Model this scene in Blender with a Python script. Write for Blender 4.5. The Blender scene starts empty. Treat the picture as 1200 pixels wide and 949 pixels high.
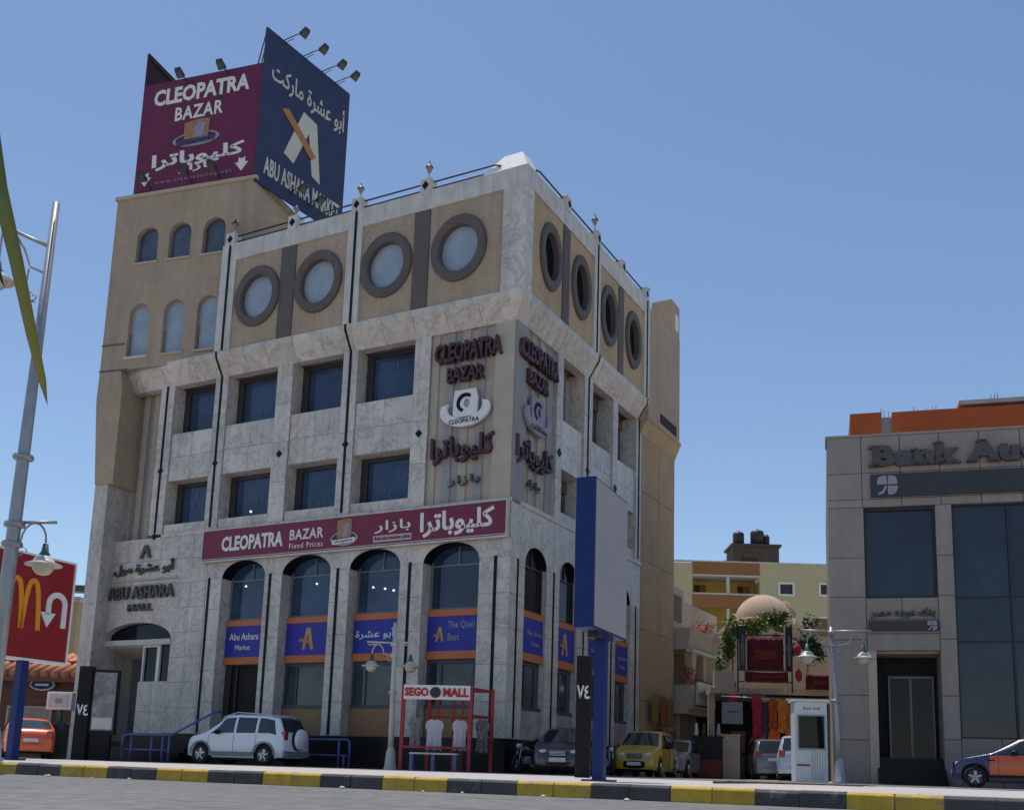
import bpy, bmesh, math, random
from mathutils import Vector, Matrix
from mathutils.geometry import tessellate_polygon
PI = math.pi
R = random.Random(7)
S = bpy.context.scene
COL = S.collection

# ------------------------------------------------------------------ camera
ROLL, PITCH, FPX, PX, PY = .0298, .1745, 1209.66, 617.26, 686.89
EYE = Vector((0, 0, .35))
cam = bpy.data.objects.new('camera', bpy.data.cameras.new('camera'))
COL.objects.link(cam)
fw = Vector((0, math.cos(PITCH), math.sin(PITCH))); up0 = Vector((0, -math.sin(PITCH), math.cos(PITCH))); r0 = Vector((1, 0, 0))
rt = r0 * math.cos(ROLL) + up0 * math.sin(ROLL); up = up0 * math.cos(ROLL) - r0 * math.sin(ROLL)
mw = Matrix((rt, up, -fw)).transposed().to_4x4(); mw.translation = EYE
cam.matrix_world = mw
cam.data.sensor_fit = 'HORIZONTAL'; cam.data.sensor_width = 36
cam.data.lens = 36 * FPX / 1200
cam.data.shift_x = -(PX - 600) / 1200; cam.data.shift_y = (PY - 474.5) / 1200
cam.data.clip_start = .1; cam.data.clip_end = 3000
S.camera = cam

# ------------------------------------------------------------------ light
SUN_EL, SUN_AZ = math.radians(74), math.radians(-30)      # azimuth from +Y towards +X
sd = Vector((math.sin(SUN_AZ) * math.cos(SUN_EL), math.cos(SUN_AZ) * math.cos(SUN_EL), math.sin(SUN_EL)))
W = bpy.data.worlds.new('World'); S.world = W; W.use_nodes = True
nt = W.node_tree; nt.nodes.clear()
sky = nt.nodes.new('ShaderNodeTexSky'); sky.sky_type = 'NISHITA'; sky.sun_disc = False
sky.sun_elevation = SUN_EL; sky.sun_rotation = SUN_AZ
sky.air_density = 1.0; sky.dust_density = .25; sky.ozone_density = 2.5; sky.altitude = 0
bg = nt.nodes.new('ShaderNodeBackground'); bg.inputs[1].default_value = .125
wo = nt.nodes.new('ShaderNodeOutputWorld')
nt.links.new(sky.outputs[0], bg.inputs[0]); nt.links.new(bg.outputs[0], wo.inputs[0])
sun = bpy.data.objects.new('sun', bpy.data.lights.new('sun', 'SUN')); COL.objects.link(sun)
sun.data.energy = 4.0; sun.data.angle = math.radians(.53); sun.data.color = (1, .95, .87)
sun.rotation_euler = sd.to_track_quat('Z', 'Y').to_euler(); sun.location = (0, 0, 60)
vs = S.view_settings; vs.view_transform = 'Standard'; vs.look = 'None'; vs.exposure = 0.04; vs.gamma = 1; vs.use_curve_mapping = False

# ------------------------------------------------------------------ materials
MATS = {}
def mat(name, col, rough=.7, var=.12, scale=3., bump=0., metal=0., col2=None, spec=.5, rand=0., stretch=None, fine=0., coat=0., emit=0.):
    if name in MATS: return MATS[name]
    m = bpy.data.materials.new(name); m.use_nodes = True; n = m.node_tree; N = n.nodes; L = n.links
    b = N['Principled BSDF']; b.inputs['Roughness'].default_value = rough; b.inputs['Metallic'].default_value = metal
    b.inputs['Specular IOR Level'].default_value = spec
    if coat: b.inputs['Coat Weight'].default_value = coat; b.inputs['Coat Roughness'].default_value = .06
    tc = N.new('ShaderNodeTexCoord'); mp = N.new('ShaderNodeMapping'); L.new(tc.outputs['Object'], mp.inputs[0])
    if stretch: mp.inputs['Scale'].default_value = stretch
    nz = N.new('ShaderNodeTexNoise'); nz.inputs['Scale'].default_value = scale; nz.inputs['Detail'].default_value = 6; nz.inputs['Roughness'].default_value = .62
    L.new(mp.outputs[0], nz.inputs['Vector'])
    rp = N.new('ShaderNodeValToRGB'); rp.color_ramp.elements[0].position = .3; rp.color_ramp.elements[1].position = .72
    c1 = [max(0, c * (1 - var)) for c in col]; c2 = col2 or [min(1, c * (1 + var)) for c in col]
    rp.color_ramp.elements[0].color = (*c1, 1); rp.color_ramp.elements[1].color = (*c2, 1)
    L.new(nz.outputs['Fac'], rp.inputs[0]); out = rp.outputs[0]
    if fine:
        n2 = N.new('ShaderNodeTexNoise'); n2.inputs['Scale'].default_value = scale * 14; n2.inputs['Detail'].default_value = 3
        L.new(tc.outputs['Object'], n2.inputs['Vector'])
        mx = N.new('ShaderNodeMix'); mx.data_type = 'RGBA'; mx.blend_type = 'OVERLAY'; mx.inputs[0].default_value = fine
        L.new(out, mx.inputs[6]); L.new(n2.outputs['Fac'], mx.inputs[7]); out = mx.outputs[2]
    if rand:
        oi = N.new('ShaderNodeObjectInfo'); mr = N.new('ShaderNodeMapRange'); mr.inputs[3].default_value = 1 - rand; mr.inputs[4].default_value = 1 + rand
        L.new(oi.outputs['Random'], mr.inputs[0])
        hs = N.new('ShaderNodeHueSaturation'); L.new(mr.outputs[0], hs.inputs['Value']); L.new(out, hs.inputs['Color']); out = hs.outputs[0]
        va = N.new('ShaderNodeVectorMath'); va.operation = 'MULTIPLY_ADD'; L.new(mp.outputs[0], va.inputs[0]); va.inputs[1].default_value = (1, 1, 1)
        vm = N.new('ShaderNodeMath'); vm.operation = 'MULTIPLY'; vm.inputs[1].default_value = 23.; L.new(oi.outputs['Random'], vm.inputs[0]); L.new(vm.outputs[0], va.inputs[2])
        L.new(va.outputs[0], nz.inputs['Vector'])
    L.new(out, b.inputs['Base Color'])
    if emit:
        L.new(out, b.inputs['Emission Color']); b.inputs['Emission Strength'].default_value = emit
    if bump:
        bp = N.new('ShaderNodeBump'); bp.inputs['Strength'].default_value = bump; bp.inputs['Distance'].default_value = .02
        n3 = N.new('ShaderNodeTexNoise'); n3.inputs['Scale'].default_value = scale * 8; n3.inputs['Detail'].default_value = 5
        L.new(tc.outputs['Object'], n3.inputs['Vector']); L.new(n3.outputs['Fac'], bp.inputs['Height']); L.new(bp.outputs[0], b.inputs['Normal'])
    MATS[name] = m; return m

def marble():
    m = mat('marble', (.57, .535, .49), .4, .14, .45, 0, col2=(.66, .605, .53), rand=.06, fine=.2)
    n = m.node_tree; N = n.nodes; L = n.links; b = N['Principled BSDF']
    src = b.inputs['Base Color'].links[0].from_socket
    tc = N.new('ShaderNodeTexCoord'); oi = N.new('ShaderNodeObjectInfo')
    vm = N.new('ShaderNodeMath'); vm.operation = 'MULTIPLY'; vm.inputs[1].default_value = 31.; L.new(oi.outputs['Random'], vm.inputs[0])
    va = N.new('ShaderNodeVectorMath'); va.operation = 'ADD'; L.new(tc.outputs['Object'], va.inputs[0]); L.new(vm.outputs[0], va.inputs[1])
    d = N.new('ShaderNodeTexNoise'); d.inputs['Scale'].default_value = .8; d.inputs['Detail'].default_value = 8; d.inputs['Roughness'].default_value = .65; d.inputs['Distortion'].default_value = 1.2
    L.new(va.outputs[0], d.inputs['Vector'])
    s1 = N.new('ShaderNodeMath'); s1.operation = 'SUBTRACT'; s1.inputs[1].default_value = .5; L.new(d.outputs['Fac'], s1.inputs[0])
    s2 = N.new('ShaderNodeMath'); s2.operation = 'ABSOLUTE'; L.new(s1.outputs[0], s2.inputs[0])
    r2 = N.new('ShaderNodeValToRGB'); r2.color_ramp.elements[0].position = 0; r2.color_ramp.elements[0].color = (.66, .65, .635, 1)
    r2.color_ramp.elements[1].position = .035; r2.color_ramp.elements[1].color = (1, 1, 1, 1); L.new(s2.outputs[0], r2.inputs[0])
    mx = N.new('ShaderNodeMix'); mx.data_type = 'RGBA'; mx.blend_type = 'MULTIPLY'; mx.inputs[0].default_value = .85
    L.new(src, mx.inputs[6]); L.new(r2.outputs[0], mx.inputs[7]); L.new(mx.outputs[2], b.inputs['Base Color'])
    return m
def streaks(m, amt):
    n = m.node_tree; N = n.nodes; L = n.links; b = N['Principled BSDF']; src = b.inputs['Base Color'].links[0].from_socket
    tc = N.new('ShaderNodeTexCoord'); mp = N.new('ShaderNodeMapping'); mp.inputs['Scale'].default_value = (2.2, 2.2, .16); L.new(tc.outputs['Object'], mp.inputs[0])
    nz = N.new('ShaderNodeTexNoise'); nz.inputs['Scale'].default_value = 1.6; nz.inputs['Detail'].default_value = 7; nz.inputs['Roughness'].default_value = .7; L.new(mp.outputs[0], nz.inputs['Vector'])
    rp = N.new('ShaderNodeValToRGB'); rp.color_ramp.elements[0].position = .34; rp.color_ramp.elements[0].color = (.62, .59, .54, 1); rp.color_ramp.elements[1].position = .58; rp.color_ramp.elements[1].color = (1, 1, 1, 1); L.new(nz.outputs['Fac'], rp.inputs[0])
    mx = N.new('ShaderNodeMix'); mx.data_type = 'RGBA'; mx.blend_type = 'MULTIPLY'; mx.inputs[0].default_value = amt; L.new(src, mx.inputs[6]); L.new(rp.outputs[0], mx.inputs[7]); L.new(mx.outputs[2], b.inputs['Base Color'])
    return m
MARBLE = streaks(marble(), .4)
STUCCO = mat('stucco_tan', (.40, .31, .225), .9, .1, .5, .25, fine=.2)
STUCCO_Y = mat('stucco_ochre', (.45, .335, .205), .9, .1, .6, .25, fine=.2)
SANDST = mat('sandstone_panel', (.40, .28, .17), .85, .12, .8, .15, rand=.05, fine=.2)
for q_ in (STUCCO, STUCCO_Y, SANDST): streaks(q_, .3)
BROWN = mat('brown_trim', (.115, .095, .085), .7, .12, 2, .1)
BLACKG = mat('black_granite', (.008, .008, .009), .4, .3, 6, fine=.3, spec=.25)
STRIP = mat('black_inlay', (.005, .006, .010), .55, .2, 3, spec=.2)
streaks(BROWN, .3)
GREYCL = mat('grey_cladding', (.30, .29, .285), .75, .08, 2, .05, rand=.04)
BEIGECL = mat('beige_cladding', (.42, .365, .295), .75, .08, 2, .05, rand=.04)
WHITE = mat('white_paint', (.74, .73, .70), .55, .07, 2, .05)
OFFWH = mat('aged_white', (.58, .555, .51), .65, .14, 2, .1)
streaks(OFFWH, .45)
GLASS = mat('dark_blue_glass', (.026, .05, .10), .04, .55, .5, spec=.55, rand=.3)
GLASSD = mat('black_glass', (.006, .008, .012), .06, .5, .7, spec=.25)
GLASSL = mat('frosted_blue_glass', (.30, .36, .42), .2, .16, 1.1)
GLASSS = mat('shop_glass', (.05, .06, .068), .05, .75, .8, spec=.5)
FRAME = mat('bronze_frame', (.035, .03, .03), .45, .15, 4)
FRAMEG = mat('grey_frame', (.16, .17, .18), .4, .1, 4)
MAROON = mat('maroon_sign', (.17, .012, .04), .5, .12, 1.1)
MAROON2 = mat('maroon_billboard', (.135, .010, .05), .6, .18, .6)
NAVY = mat('navy_billboard', (.022, .034, .085), .6, .12, .6)
LET_W = mat('white_lettering', (.72, .71, .68), .6, .05, 3)
LET_C = mat('cream_lettering', (.55, .52, .44), .6, .06, 3)
LET_P = mat('plum_lettering', (.06, .02, .027), .5, .15, 4)
LET_G = mat('bronze_lettering', (.07, .065, .06), .45, .15, 4)
ORANGE = mat('orange_stripe', (.52, .15, .045), .6, .08, 3)
ROYAL = mat('royal_blue_print', (.022, .028, .30), .55, .06, 2)
GOLD = mat('gold_print', (.42, .28, .10), .6, .08, 3)
TANPR = mat('papyrus_print', (.34, .18, .09), .6, .25, 6)
LILAC = mat('lilac_print', (.30, .27, .33), .6, .15, 6)
YELLOWP = mat('faded_yellow_poster', (.40, .29, .09), .7, .3, 1.3, col2=(.30, .13, .08), fine=.3)
STEEL = mat('galvanised_steel', (.33, .33, .34), .45, .12, 5, metal=.55)
LAMPM = mat('cream_lamp_paint', (.52, .50, .44), .45, .1, 6)
LAMPG = mat('lamp_glass', (.50, .46, .36), .25, .08, 4)
GREENM = mat('verdigris_fitting', (.05, .085, .075), .5, .2, 8)
DARKM = mat('dark_metal', (.02, .02, .022), .5, .2, 6)
BLUEP = mat('blue_pole_paint', (.008, .026, .135), .45, .1, 5, spec=.3)
BLUER = mat('blue_rail_paint', (.085, .105, .30), .4, .12, 5)
REDP = mat('red_frame_paint', (.33, .012, .02), .42, .14, 4)
REDSG = mat('red_sign_face', (.27, .006, .009), .4, .05, 2)
YELPR = mat('yellow_print', (.75, .28, .012), .45, .04, 2)
GREYSG = mat('blank_grey_panel', (.33, .315, .325), .6, .05, 1.2)
KERBY = mat('yellow_kerb_paint', (.52, .335, .035), .75, .2, 4, .3, rand=.07, fine=.35)
KERBK = mat('black_kerb_paint', (.066, .063, .062), .8, .25, 4, .3, rand=.12, fine=.35)
def chips(m, col, scale, lo, hi, st=(1, 1, 1)):
    n = m.node_tree; N = n.nodes; L = n.links; b = N['Principled BSDF']; src = b.inputs['Base Color'].links[0].from_socket
    tc = N.new('ShaderNodeTexCoord'); mp = N.new('ShaderNodeMapping'); mp.inputs['Scale'].default_value = st; L.new(tc.outputs['Object'], mp.inputs[0])
    nz = N.new('ShaderNodeTexNoise'); nz.inputs['Scale'].default_value = scale; nz.inputs['Detail'].default_value = 9; nz.inputs['Roughness'].default_value = .72; L.new(mp.outputs[0], nz.inputs['Vector'])
    mr = N.new('ShaderNodeMapRange'); mr.inputs[1].default_value = lo; mr.inputs[2].default_value = hi; L.new(nz.outputs['Fac'], mr.inputs[0])
    mx = N.new('ShaderNodeMix'); mx.data_type = 'RGBA'; L.new(mr.outputs[0], mx.inputs[0]); L.new(src, mx.inputs[6]); mx.inputs[7].default_value = (*col, 1); L.new(mx.outputs[2], b.inputs['Base Color']); return m
chips(KERBY, (.26, .22, .15), 3.2, .58, .66); chips(KERBK, (.17, .16, .145), 3.6, .57, .68)
CONC = mat('concrete', (.36, .34, .32), .9, .15, 1.5, .3, fine=.3)
ASPH = mat('asphalt', (.145, .141, .14), .92, .14, .35, .5, fine=.7)
chips(ASPH, (.07, .068, .068), .7, .55, .68, (1, 2.5, 1)); chips(ASPH, (.22, .205, .18), .5, .6, .75)
PAVE = mat('pink_paving', (.40, .365, .35), .9, .1, .8, .3, rand=.05, fine=.3)
TYRE = mat('tyre_rubber', (.012, .012, .013), .85, .2, 8)
ALLOY = mat('alloy_rim', (.45, .46, .48), .32, .06, 6, metal=.8)
PLATE = mat('number_plate', (.55, .56, .56), .5, .08, 6)
HEADL = mat('headlamp_lens', (.55, .56, .58), .1, .06, 10, spec=.8)
TAILL = mat('tail_lamp_lens', (.30, .012, .02), .15, .1, 10, spec=.8)
BLKPL = mat('black_plastic', (.009, .009, .010), .6, .2, 8, spec=.25)
CARGL = mat('car_glass', (.02, .028, .03), .03, .3, 2, spec=.9)
STONE = mat('bank_stone', (.30, .252, .218), .7, .09, 1.2, .1, rand=.05, fine=.2)
streaks(STONE, .3)
GLASSB = mat('bank_glass', (.020, .028, .046), .04, .5, .5, spec=.5, rand=.25)
BAND = mat('charcoal_fascia', (.032, .033, .038), .5, .1, 2)
ORBLK = mat('orange_painted_block', (.36, .075, .018), .85, .12, 1.5, .2)
YELW = mat('pale_yellow_wall', (.50, .44, .25), .9, .06, .3, .1, fine=.15)
YELD = mat('ochre_balcony_wall', (.62, .42, .10), .9, .06, .5, .1)
BRWNB = mat('brown_balcony_band', (.30, .13, .045), .85, .08, .7, .1)
BEIGE = mat('beige_render', (.45, .37, .28), .9, .1, .7, .2, fine=.2)
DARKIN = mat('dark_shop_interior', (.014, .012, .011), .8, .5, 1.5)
REDCAR = mat('red_carpet', (.12, .012, .022), .95, .4, 6, .2)
TILE = mat('clay_roof_tile', (.42, .16, .085), .8, .15, 3, .2, rand=.12)
WOOD = mat('brown_wood_siding', (.14, .055, .03), .7, .25, 2, .1, stretch=(1, 1, 9), rand=.1)
LEAF = mat('green_leaf', (.12, .19, .035), .6, .35, 9, rand=.1)
LEAFY = mat('palm_leaf', (.11, .13, .02), .45, .35, 5)
FRONDSH = mat('shadow_frond_brown', (.10, .065, .04), .85, .3, 9)  # dark brown of the frond that stands in for a shadow
BARK = mat('palm_bark', (.12, .085, .06), .95, .3, 6, .6)
DOMEM = mat('dome_plaster', (.46, .34, .24), .9, .08, 1.5, .2, fine=.2)

def leaf_tip(m):
    n = m.node_tree; N = n.nodes; L = n.links; b = N['Principled BSDF']; src = b.inputs['Base Color'].links[0].from_socket
    tc = N.new('ShaderNodeTexCoord'); sx = N.new('ShaderNodeSeparateXYZ'); L.new(tc.outputs['Object'], sx.inputs[0])
    mr = N.new('ShaderNodeMapRange'); mr.inputs[1].default_value = 2.0; mr.inputs[2].default_value = 1.35; L.new(sx.outputs[2], mr.inputs[0])
    mx = N.new('ShaderNodeMix'); mx.data_type = 'RGBA'; mx.inputs[7].default_value = (.26, .20, .02, 1); L.new(mr.outputs[0], mx.inputs[0]); L.new(src, mx.inputs[6]); L.new(mx.outputs[2], b.inputs['Base Color'])
leaf_tip(LEAFY)
# ------------------------------------------------------------------ helpers
class G:
    """collects geometry; t maps local coordinates"""
    def __init__(s, t=None): s.v = []; s.f = []; s.sm = []; s.t = t
    def add(s, vs, fs, smooth=False):
        o = len(s.v); s.v += [Vector(v) for v in vs]; s.f += [[i + o for i in f] for f in fs]; s.sm += [smooth] * len(fs); return s
    def box(s, x0, x1, y0, y1, z0, z1):
        return s.add([(x, y, z) for x in (x0, x1) for y in (y0, y1) for z in (z0, z1)],
                     [(0, 1, 3, 2), (4, 6, 7, 5), (0, 4, 5, 1), (2, 3, 7, 6), (0, 2, 6, 4), (1, 5, 7, 3)])
    def bar(s, a, b, w, h=None):
        a = Vector(a); b = Vector(b); d = (b - a).normalized(); h = h or w
        u = d.cross(Vector((0, 0, 1))); u = Vector((1, 0, 0)) if u.length < 1e-4 else u.normalized(); n = u.cross(d)
        P = [p + u * sx * w / 2 + n * sy * h / 2 for p in (a, b) for sx, sy in ((-1, -1), (1, -1), (1, 1), (-1, 1))]
        return s.add(P, [(3, 2, 1, 0), (4, 5, 6, 7), (0, 1, 5, 4), (1, 2, 6, 5), (2, 3, 7, 6), (3, 0, 4, 7)])
    def tube(s, pts, r, n=8, cap=True):
        pts = [Vector(p) for p in pts]; rr = r if isinstance(r, (list, tuple)) else [r] * len(pts); vs = []; fs = []
        ref = None
        for i, p in enumerate(pts):
            d = (pts[min(i + 1, len(pts) - 1)] - pts[max(i - 1, 0)]).normalized()
            if ref is None: ref = Vector((0, 0, 1)) if abs(d.z) < .9 else Vector((1, 0, 0))
            u = (ref - d * ref.dot(d)).normalized(); w = d.cross(u); ref = u
            for k in range(n):
                a = 2 * PI * k / n; vs.append(p + (u * math.cos(a) + w * math.sin(a)) * rr[i])
        for i in range(len(pts) - 1):
            for k in range(n):
                fs.append((i * n + k, i * n + (k + 1) % n, (i + 1) * n + (k + 1) % n, (i + 1) * n + k))
        if cap: fs += [tuple(range(n))[::-1], tuple((len(pts) - 1) * n + k for k in range(n))]
        return s.add(vs, fs, True)
    def lathe(s, prof, c=(0, 0, 0), n=16, axis='z', a0=0, a1=2 * PI):
        vs = []; fs = []; cl = abs(a1 - a0 - 2 * PI) < 1e-6; m = n if cl else n + 1
        for r, h in prof:
            for k in range(m):
                a = a0 + (a1 - a0) * k / n; p = (r * math.cos(a), r * math.sin(a), h)
                if axis == 'y': p = (p[0], p[2], p[1])
                if axis == 'x': p = (p[2], p[0], p[1])
                vs.append((p[0] + c[0], p[1] + c[1], p[2] + c[2]))
        for i in range(len(prof) - 1):
            for k in range(n):
                k2 = (k + 1) % m
                fs.append((i * m + k, i * m + k2, (i + 1) * m + k2, (i + 1) * m + k))
        return s.add(vs, fs, True)
    def ext(s, poly, mp, d0, d1):
        """poly in 2D, mp(a,b,d)->xyz, closed extrusion"""
        n = len(poly); vs = [mp(a, b, d) for d in (d0, d1) for a, b in poly]
        tri = tessellate_polygon([[Vector((a, b, 0)) for a, b in poly]])
        fs = [t for t in tri] + [tuple(i + n for i in t[::-1]) for t in tri] + [(i, (i + 1) % n, n + (i + 1) % n, n + i) for i in range(n)]
        return s.add(vs, fs)
    def holes(s, outer, hs, mp, d0, d1):
        """wall face with holes, reveals go from d0 to d1"""
        pl = [outer] + hs; flat = [p for q in pl for p in q]
        tri = tessellate_polygon([[Vector((a, b, 0)) for a, b in q] for q in pl])
        s.add([mp(a, b, d0) for a, b in flat], tri)
        for q in pl:
            n = len(q); s.add([mp(a, b, d) for d in (d0, d1) for a, b in q], [(i, (i + 1) % n, n + (i + 1) % n, n + i) for i in range(n)])
        return s
    def obj(s, name, m, parent=None, bevel=0, sub=0):
        me = bpy.data.meshes.new(name)
        me.from_pydata([tuple(s.t(v)) if s.t else tuple(v) for v in s.v], [], s.f)
        me.polygons.foreach_set('use_smooth', s.sm); me.update()
        bm = bmesh.new(); bm.from_mesh(me); bmesh.ops.recalc_face_normals(bm, faces=bm.faces); bm.to_mesh(me); bm.free()
        for q in (m if isinstance(m, list) else [m]): me.materials.append(q)
        o = bpy.data.objects.new(name, me); COL.objects.link(o)
        if parent: o.parent = parent
        if bevel:
            md = o.modifiers.new('b', 'BEVEL'); md.width = bevel; md.segments = 2; md.limit_method = 'ANGLE'; md.harden_normals = False
        if sub:
            md = o.modifiers.new('s', 'SUBSURF'); md.levels = sub; md.render_levels = sub
        return o
def tag(o, label, cat=None, group=None, kind=None):
    if label: o['label'] = label
    if cat: o['category'] = cat
    if group: o['group'] = group
    if kind: o['kind'] = kind
    return o
def thing(name, label, cat, loc=(0, 0, 0), rz=0, group=None, parent=None):
    o = bpy.data.objects.new(name, None); COL.objects.link(o); o.location = loc; o.rotation_euler = (0, 0, rz); o.empty_display_size = .3
    return tag(o, label, cat, group)
def struct(o): o['kind'] = 'structure'; return o
def copytree(o, parent=None):
    c = o.copy(); COL.objects.link(c); c.parent = parent
    for ch in o.children: copytree(ch, c)
    return c
def fmap(y0=0):      # front facing wall: a->x, b->z, d->into wall (+y)
    return lambda a, b, d: (a, y0 + d, b)
def smap(x0=0):      # side facing wall (+x): a->y, b->z, d-> into wall (-x)
    return lambda a, b, d: (x0 - d, a, b)
def rect(x0, x1, z0, z1): return [(x0, z0), (x1, z0), (x1, z1), (x0, z1)]
def ell(cx, cz, rx, rz, n=40): return [(cx + rx * math.cos(2 * PI * k / n), cz + rz * math.sin(2 * PI * k / n)) for k in range(n)]
def arch(x0, x1, z0, zs, rise, n=14):
    c = (x0 + x1) / 2; r = (x1 - x0) / 2
    return [(x0, z0), (x1, z0)] + [(c + r * math.cos(PI * k / n), zs + rise * math.sin(PI * k / n)) for k in range(n + 1)]

AR = {'ا': (0xFE8D, 0xFE8E), 'أ': (0xFE83, 0xFE84), 'ب': (0xFE8F, 0xFE90, 0xFE91, 0xFE92), 'ت': (0xFE95, 0xFE96, 0xFE97, 0xFE98), 'ة': (0xFE93, 0xFE94),
      'ر': (0xFEAD, 0xFEAE), 'ز': (0xFEAF, 0xFEB0), 'ش': (0xFEB5, 0xFEB6, 0xFEB7, 0xFEB8), 'ص': (0xFEB9, 0xFEBA, 0xFEBB, 0xFEBC), 'ع': (0xFEC9, 0xFECA, 0xFECB, 0xFECC),
      'ك': (0xFED9, 0xFEDA, 0xFEDB, 0xFEDC), 'ل': (0xFEDD, 0xFEDE, 0xFEDF, 0xFEE0), 'م': (0xFEE1, 0xFEE2, 0xFEE3, 0xFEE4), 'ن': (0xFEE5, 0xFEE6, 0xFEE7, 0xFEE8),
      'ه': (0xFEE9, 0xFEEA, 0xFEEB, 0xFEEC), 'و': (0xFEED, 0xFEEE), 'ي': (0xFEF1, 0xFEF2, 0xFEF3, 0xFEF4), 'د': (0xFEA9, 0xFEAA)}
def shape(s):
    o = []
    for i, c in enumerate(s):
        if c not in AR: o.append(c); continue
        f = AR[c]; pj = i > 0 and s[i - 1] in AR and len(AR[s[i - 1]]) == 4; nj = i + 1 < len(s) and s[i + 1] in AR and len(f) == 4
        o.append(chr(f[3] if pj and nj else f[1] if pj else f[2] if nj else f[0]))
    return ''.join(reversed(o))
def tmesh(s, bold=0., res=2, arabic=False, spacing=1.):
    cu = bpy.data.curves.new('t', 'FONT'); cu.body = shape(s) if arabic else s; cu.offset = bold; cu.extrude = .5; cu.resolution_u = res; cu.space_character = spacing
    o = bpy.data.objects.new('t', cu); COL.objects.link(o)
    me = bpy.data.meshes.new_from_object(o.evaluated_get(bpy.context.evaluated_depsgraph_get()))
    V = [v.co.copy() for v in me.vertices]; F = [tuple(p.vertices) for p in me.polygons]
    bpy.data.objects.remove(o); bpy.data.curves.remove(cu); bpy.data.meshes.remove(me)
    x0 = min(v.x for v in V); x1 = max(v.x for v in V); y0 = min(v.y for v in V); y1 = max(v.y for v in V)
    return V, F, (x0, x1, y0, y1)
def text(name, s, m, parent, a0, a1, b0, b1, mp, depth=.03, d=0., bold=0., arabic=False, shear=0., rotz=0., t=None, spacing=1.):
    """lettering filling the rectangle a0..a1 x b0..b1 of a wall; front at d-depth"""
    V, F, (x0, x1, y0, y1) = tmesh(s, bold, 2, arabic, spacing); vs = []
    for v in V:
        u = (v.x - x0) / (x1 - x0); w = (v.y - y0) / (y1 - y0)
        vs.append(mp(a0 + (a1 - a0) * u + shear * (w - .5) * (b1 - b0), b0 + (b1 - b0) * w + rotz * (u - .5) * (a1 - a0), d - depth / 2 - v.z * depth))
    g = G(t); g.add(vs, F); return g.obj(name, m, parent)
def slabs(par, a0, a1, b0, b1, na, nb, mp, m=None, th=.05, gap=.014, name='marble_slab', t=None, skip=None, jit=.006):
    m = m or MARBLE
    for i in range(na):
        for j in range(nb):
            if skip and skip(i, j): continue
            x0 = a0 + (a1 - a0) * i / na + gap / 2; x1 = a0 + (a1 - a0) * (i + 1) / na - gap / 2
            z0 = b0 + (b1 - b0) * j / nb + gap / 2; z1 = b0 + (b1 - b0) * (j + 1) / nb - gap / 2
            e = R.uniform(0, jit)
            G(t).ext(rect(x0, x1, z0, z1), mp, -e, th).obj(name, m, par)
GZ = .187     # pavement level

# ------------------------------------------------------------------ ground
KO, KA = Vector((.079, 13.809, 0)), -.44
kd = Vector((math.cos(KA), math.sin(KA), 0)); kn = Vector((-math.sin(KA), math.cos(KA), 0))
def kp(s, n, z): return KO + kd * s + kn * n + Vector((0, 0, z))
def sheet(name, m, s0, s1, n0, n1, z, parent=None, nx=1, ny=1):
    vs = []; fs = []
    for i in range(nx + 1):
        for j in range(ny + 1): vs.append(kp(s0 + (s1 - s0) * i / nx, n0 + (n1 - n0) * j / ny, z))
    for i in range(nx):
        for j in range(ny): a = i * (ny + 1) + j; fs.append((a, a + ny + 1, a + ny + 2, a + 1))
    return G().add(vs, fs).obj(name, m, parent)
struct(sheet('ground', CONC, -900, 900, -300, 1500, -.02))
struct(sheet('road', ASPH, -140, 140, -11.5, .02, 0))
pv = struct(sheet('pavement', PAVE, -140, 140, .2, 90, GZ))
# paving tiles nearest the kerb
i = 0
for n in range(2):
    for k in range(-24, 22):
        s0 = k * .6 + (n % 2) * .3; G().add([kp(s0 + .008, .21 + n * .62, GZ + .003), kp(s0 + .592, .21 + n * .62, GZ + .003), kp(s0 + .592, .82 + n * .62, GZ + .003 + R.uniform(0, .006)), kp(s0 + .008, .82 + n * .62, GZ + .003 + R.uniform(0, .006))],
                                  [(0, 1, 2, 3)]).obj('paving_tile', PAVE, pv)
struct(sheet('parking_lane', ASPH, -60, 60, 13.2, 24, GZ + .006))
# kerb of painted blocks
kb = tag(G().add([kp(a, b, c) for a in (-60, 60) for b in (.03, .22) for c in (-.02, GZ - .01)], [(0, 1, 3, 2), (4, 6, 7, 5), (0, 4, 5, 1), (2, 3, 7, 6), (0, 2, 6, 4), (1, 5, 7, 3)]).obj('kerb', CONC), None, kind='structure')
for k in range(-34, 26):
    ye = (k // 2) % 2 == 0
    s0 = -.15 + .525 * k; e = R.uniform(-.006, .006); zt = GZ + .004 + R.uniform(-.006, .006); ch = .03
    prof = [(0 + e, 0), (.012 + e, zt - ch), (.012 + ch + e, zt), (.21, zt), (.21, 0)]
    g = G(); ends = (s0 + R.uniform(.003, .008), s0 + .525 - R.uniform(.003, .008))
    g.add([kp(s, a, b) for s in ends for a, b in prof], [(0, 1, 2, 3, 4), (9, 8, 7, 6, 5)] + [(q, (q + 1) % 5, 5 + (q + 1) % 5, 5 + q) for q in range(5)])
    g.obj('kerb_block', KERBY if ye else KERBK, kb, bevel=.008)
struct(G().box(-30, 30, -8, 4.6, -.02, .1).obj('near_median', CONC))
# gutter litter
for k in range(9):
    s = R.uniform(-9, 7); p = kp(s, -R.uniform(.06, .5), 0); g = G(); r = R.uniform(.02, .05)
    g.lathe([(.001, .012 + r * .5), (r * .8, r * .45), (r, r * .15), (r * .7, .002)], p, 7); o = g.obj('litter_scrap', OFFWH)
    tag(o, 'small pale scrap of litter in the gutter below the painted kerb', 'litter', 'litter scraps in the gutter')

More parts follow.
